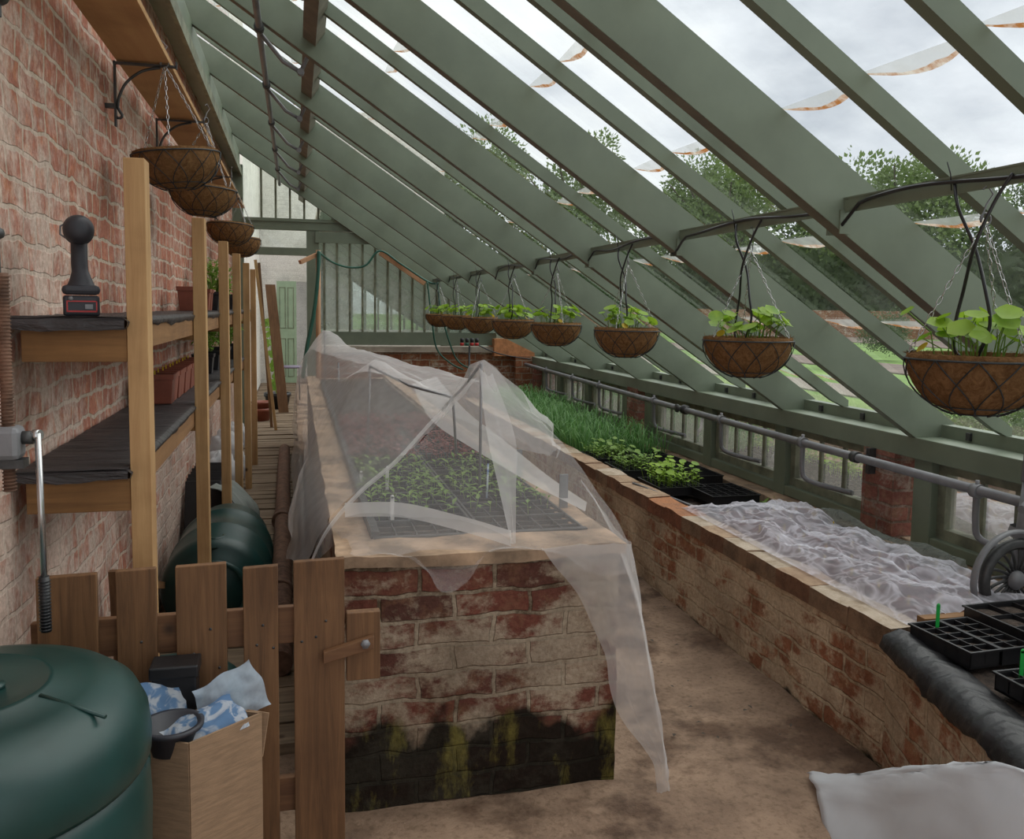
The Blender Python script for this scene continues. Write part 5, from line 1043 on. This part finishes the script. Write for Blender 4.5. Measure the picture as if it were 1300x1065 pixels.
rowsC = [
 [(.74, 2.56, .818), (.86, 2.555, .82), (.96, 2.55, .82), (1.045, 2.56, .815), (1.055, 2.66, .81), (1.06, 2.85, .84), (1.05, 3.1, .92)],
 [(.86, 2.555, .66), (.93, 2.55, .66), (1.0, 2.54, .66), (1.065, 2.55, .66), (1.085, 2.62, .68), (1.085, 2.74, .74), (1.07, 2.95, .85)],
 [(.96, 2.555, .46), (1.00, 2.545, .46), (1.04, 2.535, .46), (1.095, 2.54, .46), (1.11, 2.58, .48), (1.115, 2.64, .56), (1.10, 2.75, .70)],
 [(1.00, 2.55, .27), (1.04, 2.54, .27), (1.07, 2.53, .27), (1.125, 2.53, .27), (1.14, 2.55, .29), (1.145, 2.58, .34), (1.13, 2.62, .45)],
 [(1.12, 2.52, .10), (1.13, 2.515, .10), (1.145, 2.51, .10), (1.165, 2.515, .10), (1.17, 2.53, .11), (1.17, 2.54, .13), (1.165, 2.55, .16)],
 [(1.13, 2.50, .0), (1.14, 2.495, .0), (1.155, 2.49, .0), (1.175, 2.50, .0), (1.18, 2.51, .0), (1.18, 2.52, .02), (1.175, 2.53, .03)],
]
mb = MB(); mb.grid(folds(surf(rowsC, 6, 5), .010, .3, .25, 9)); mb.build('corner_drop', M['fleece'], net)
def band(P, w, name, up=(0, 0, 1)):
    C_ = catmull(P, 8); up = Vector(up); mb = MB(); mb.grid([[p-up*w*.5, p, p+up*w*.5] for p in C_]); mb.build(name, M['hem'], net)
band([(.16, 2.98, .865), (.34, 2.86, .885), (.52, 2.74, .86), (.66, 2.62, .835)], .05, 'hem_strip')
band([(.03, 2.95, .66), (.10, 3.0, .79), (.22, 3.10, .90), (.36, 3.22, .985), (.50, 3.38, 1.09), (.60, 3.5, 1.16)], .022, 'hem_strip')
band([(.665, 2.61, .83), (.70, 2.8, .93), (.73, 3.05, 1.08), (.72, 3.33, 1.32)], .02, 'hem_strip')
rowsD = [[(.70, 3.33, 1.33), (.73, 3.30, 1.30), (.75, 3.32, 1.31)], [(.67, 3.05, 1.12), (.71, 3.0, 1.08), (.77, 3.02, 1.10)], [(.66, 2.8, .96), (.69, 2.78, .93), (.72, 2.8, .95)], [(.655, 2.60, .825), (.66, 2.60, .822), (.67, 2.60, .825)]]
mb = MB(); mb.grid(surf(rowsD, 6, 4)); mb.build('front_fold', M['fleece'], net)
rowsE = [[(.55, 4.2, 1.19), (.62, 4.3, 1.20), (.70, 4.4, 1.21)], [(.60, 3.9, 1.05), (.70, 3.95, 1.06), (.78, 4.0, 1.08)], [(.75, 3.7, .95), (.84, 3.75, .96), (.90, 3.8, .98)], [(.92, 3.35, .86), (.97, 3.4, .86), (1.02, 3.45, .87)], [(1.02, 2.95, .83), (1.04, 3.0, .83), (1.06, 3.05, .84)]]
mb = MB(); mb.grid(surf(rowsE, 6, 4)); mb.build('inner_fold', M['hem'], net)
# crumpled netting on the low bed with pots beneath
pr = square_pot(.09, .08, M['pot'], tagm=M['tag_yellow']); q = 0
for i in range(4):
    for j in range(9):
        r = pr if q == 0 else copy_tree(pr); q += 1; r.location = (2.20+.135*i+.01*math.sin(j), 2.66+.175*j, .43); r.rotation_euler[2] = .1*math.sin(q*2.3)
        tag(r, 'small brown pot under the crumpled netting, %s from near end, %s' % (ord_[j], ('row beside path', 'second row from path', 'third row from path', 'row beside windows')[i]), 'plant pot', 'pots under the crumpled netting')
G = []
for i in range(91):
    row = []
    for j in range(41):
        y = 2.46+1.80*i/90; x = 2.015+.66*j/40+.03*math.sin(y*5)*(j/40); e = min(1, min(j/5, (40-j)/6, (90-i)/8, (i+4)/6)); rid = 1-2*abs(fbm(x*6+y*1.2, y*3.2-x*2, 2.0, 3)); rid2 = 1-2*abs(fbm(x*11-y*2, y*5+x*3, 8.0, 2)); z = .503+e*(.03+.028*rid+.012*rid2+.022*fbm(x*4, y*4, 5))
        if j == 0: z = .508
        row.append(Vector((x, y, z)))
    G.append(row)
mb = MB(); mb.grid(G)
mb.grid([[Vector((2.30+.32*i/14, 2.46-.012*k+.01*math.sin(i*1.3), .53-.035*k-.01*math.sin(i*.9))) for k in range(4)] for i in range(15)])
tag(mb.build('crumpled_netting', M['fleece2']), 'crumpled white netting lying over small pots on the low bed', 'netting')
rows = [[(2.60, 3.9-.2*i, .50), (2.65, 3.92-.2*i, .55+.02*math.sin(i*1.7)), (2.70, 3.95-.2*i, .53+.02*math.sin(i*2.1)), (2.745, 3.95-.2*i, .485)] for i in range(6)]
mb = MB(); mb.grid(folds(surf(rows, 5, 6), .012, .5, .3, 3)); tag(mb.build('shade_netting', M['darknet']), 'strip of dark green shade netting between the white netting and the sill', 'netting')
# thick fleece in the lower right corner
rows = []
for i, (x, y, z) in enumerate(((1.69, 2.48, .03), (1.70, 2.25, .15), (1.67, 2.0, .31), (1.64, 1.78, .44), (1.585, 1.57, .56), (1.47, 1.30, .62), (1.35, 1.05, .62))):
    rows.append([(x-.02, y, z-.02), (x-.06, y-.10, z+.0), (x-.14, y-.28, z-.04), (x-.25, y-.50, z-.12), (x-.35, y-.7, max(.02, z-.30))])
mb = MB(); mb.grid(folds(surf(rows, 6, 7), .012, .3, .25, 13)); tag(mb.build('folded_fleece', M['fleece3'], solid=.006), 'thick white fleece heaped on the path in the lower right corner', 'fleece')
rr = random.Random(30); lf = MB()
for k in range(60): 
    x = rr.uniform(1.15, 1.9); y = rr.uniform(2.6, 5.5); lf.leaf((x, y, .012), (rr.gauss(0, 1), rr.gauss(0, 1), .1), (0, 0, 1), rr.uniform(.01, .04), rr.uniform(.008, .016))
tag(lf.build('dead_leaves', M['bark']), 'scattered dead leaves and crumbs on the concrete path', 'leaves', kind='stuff')
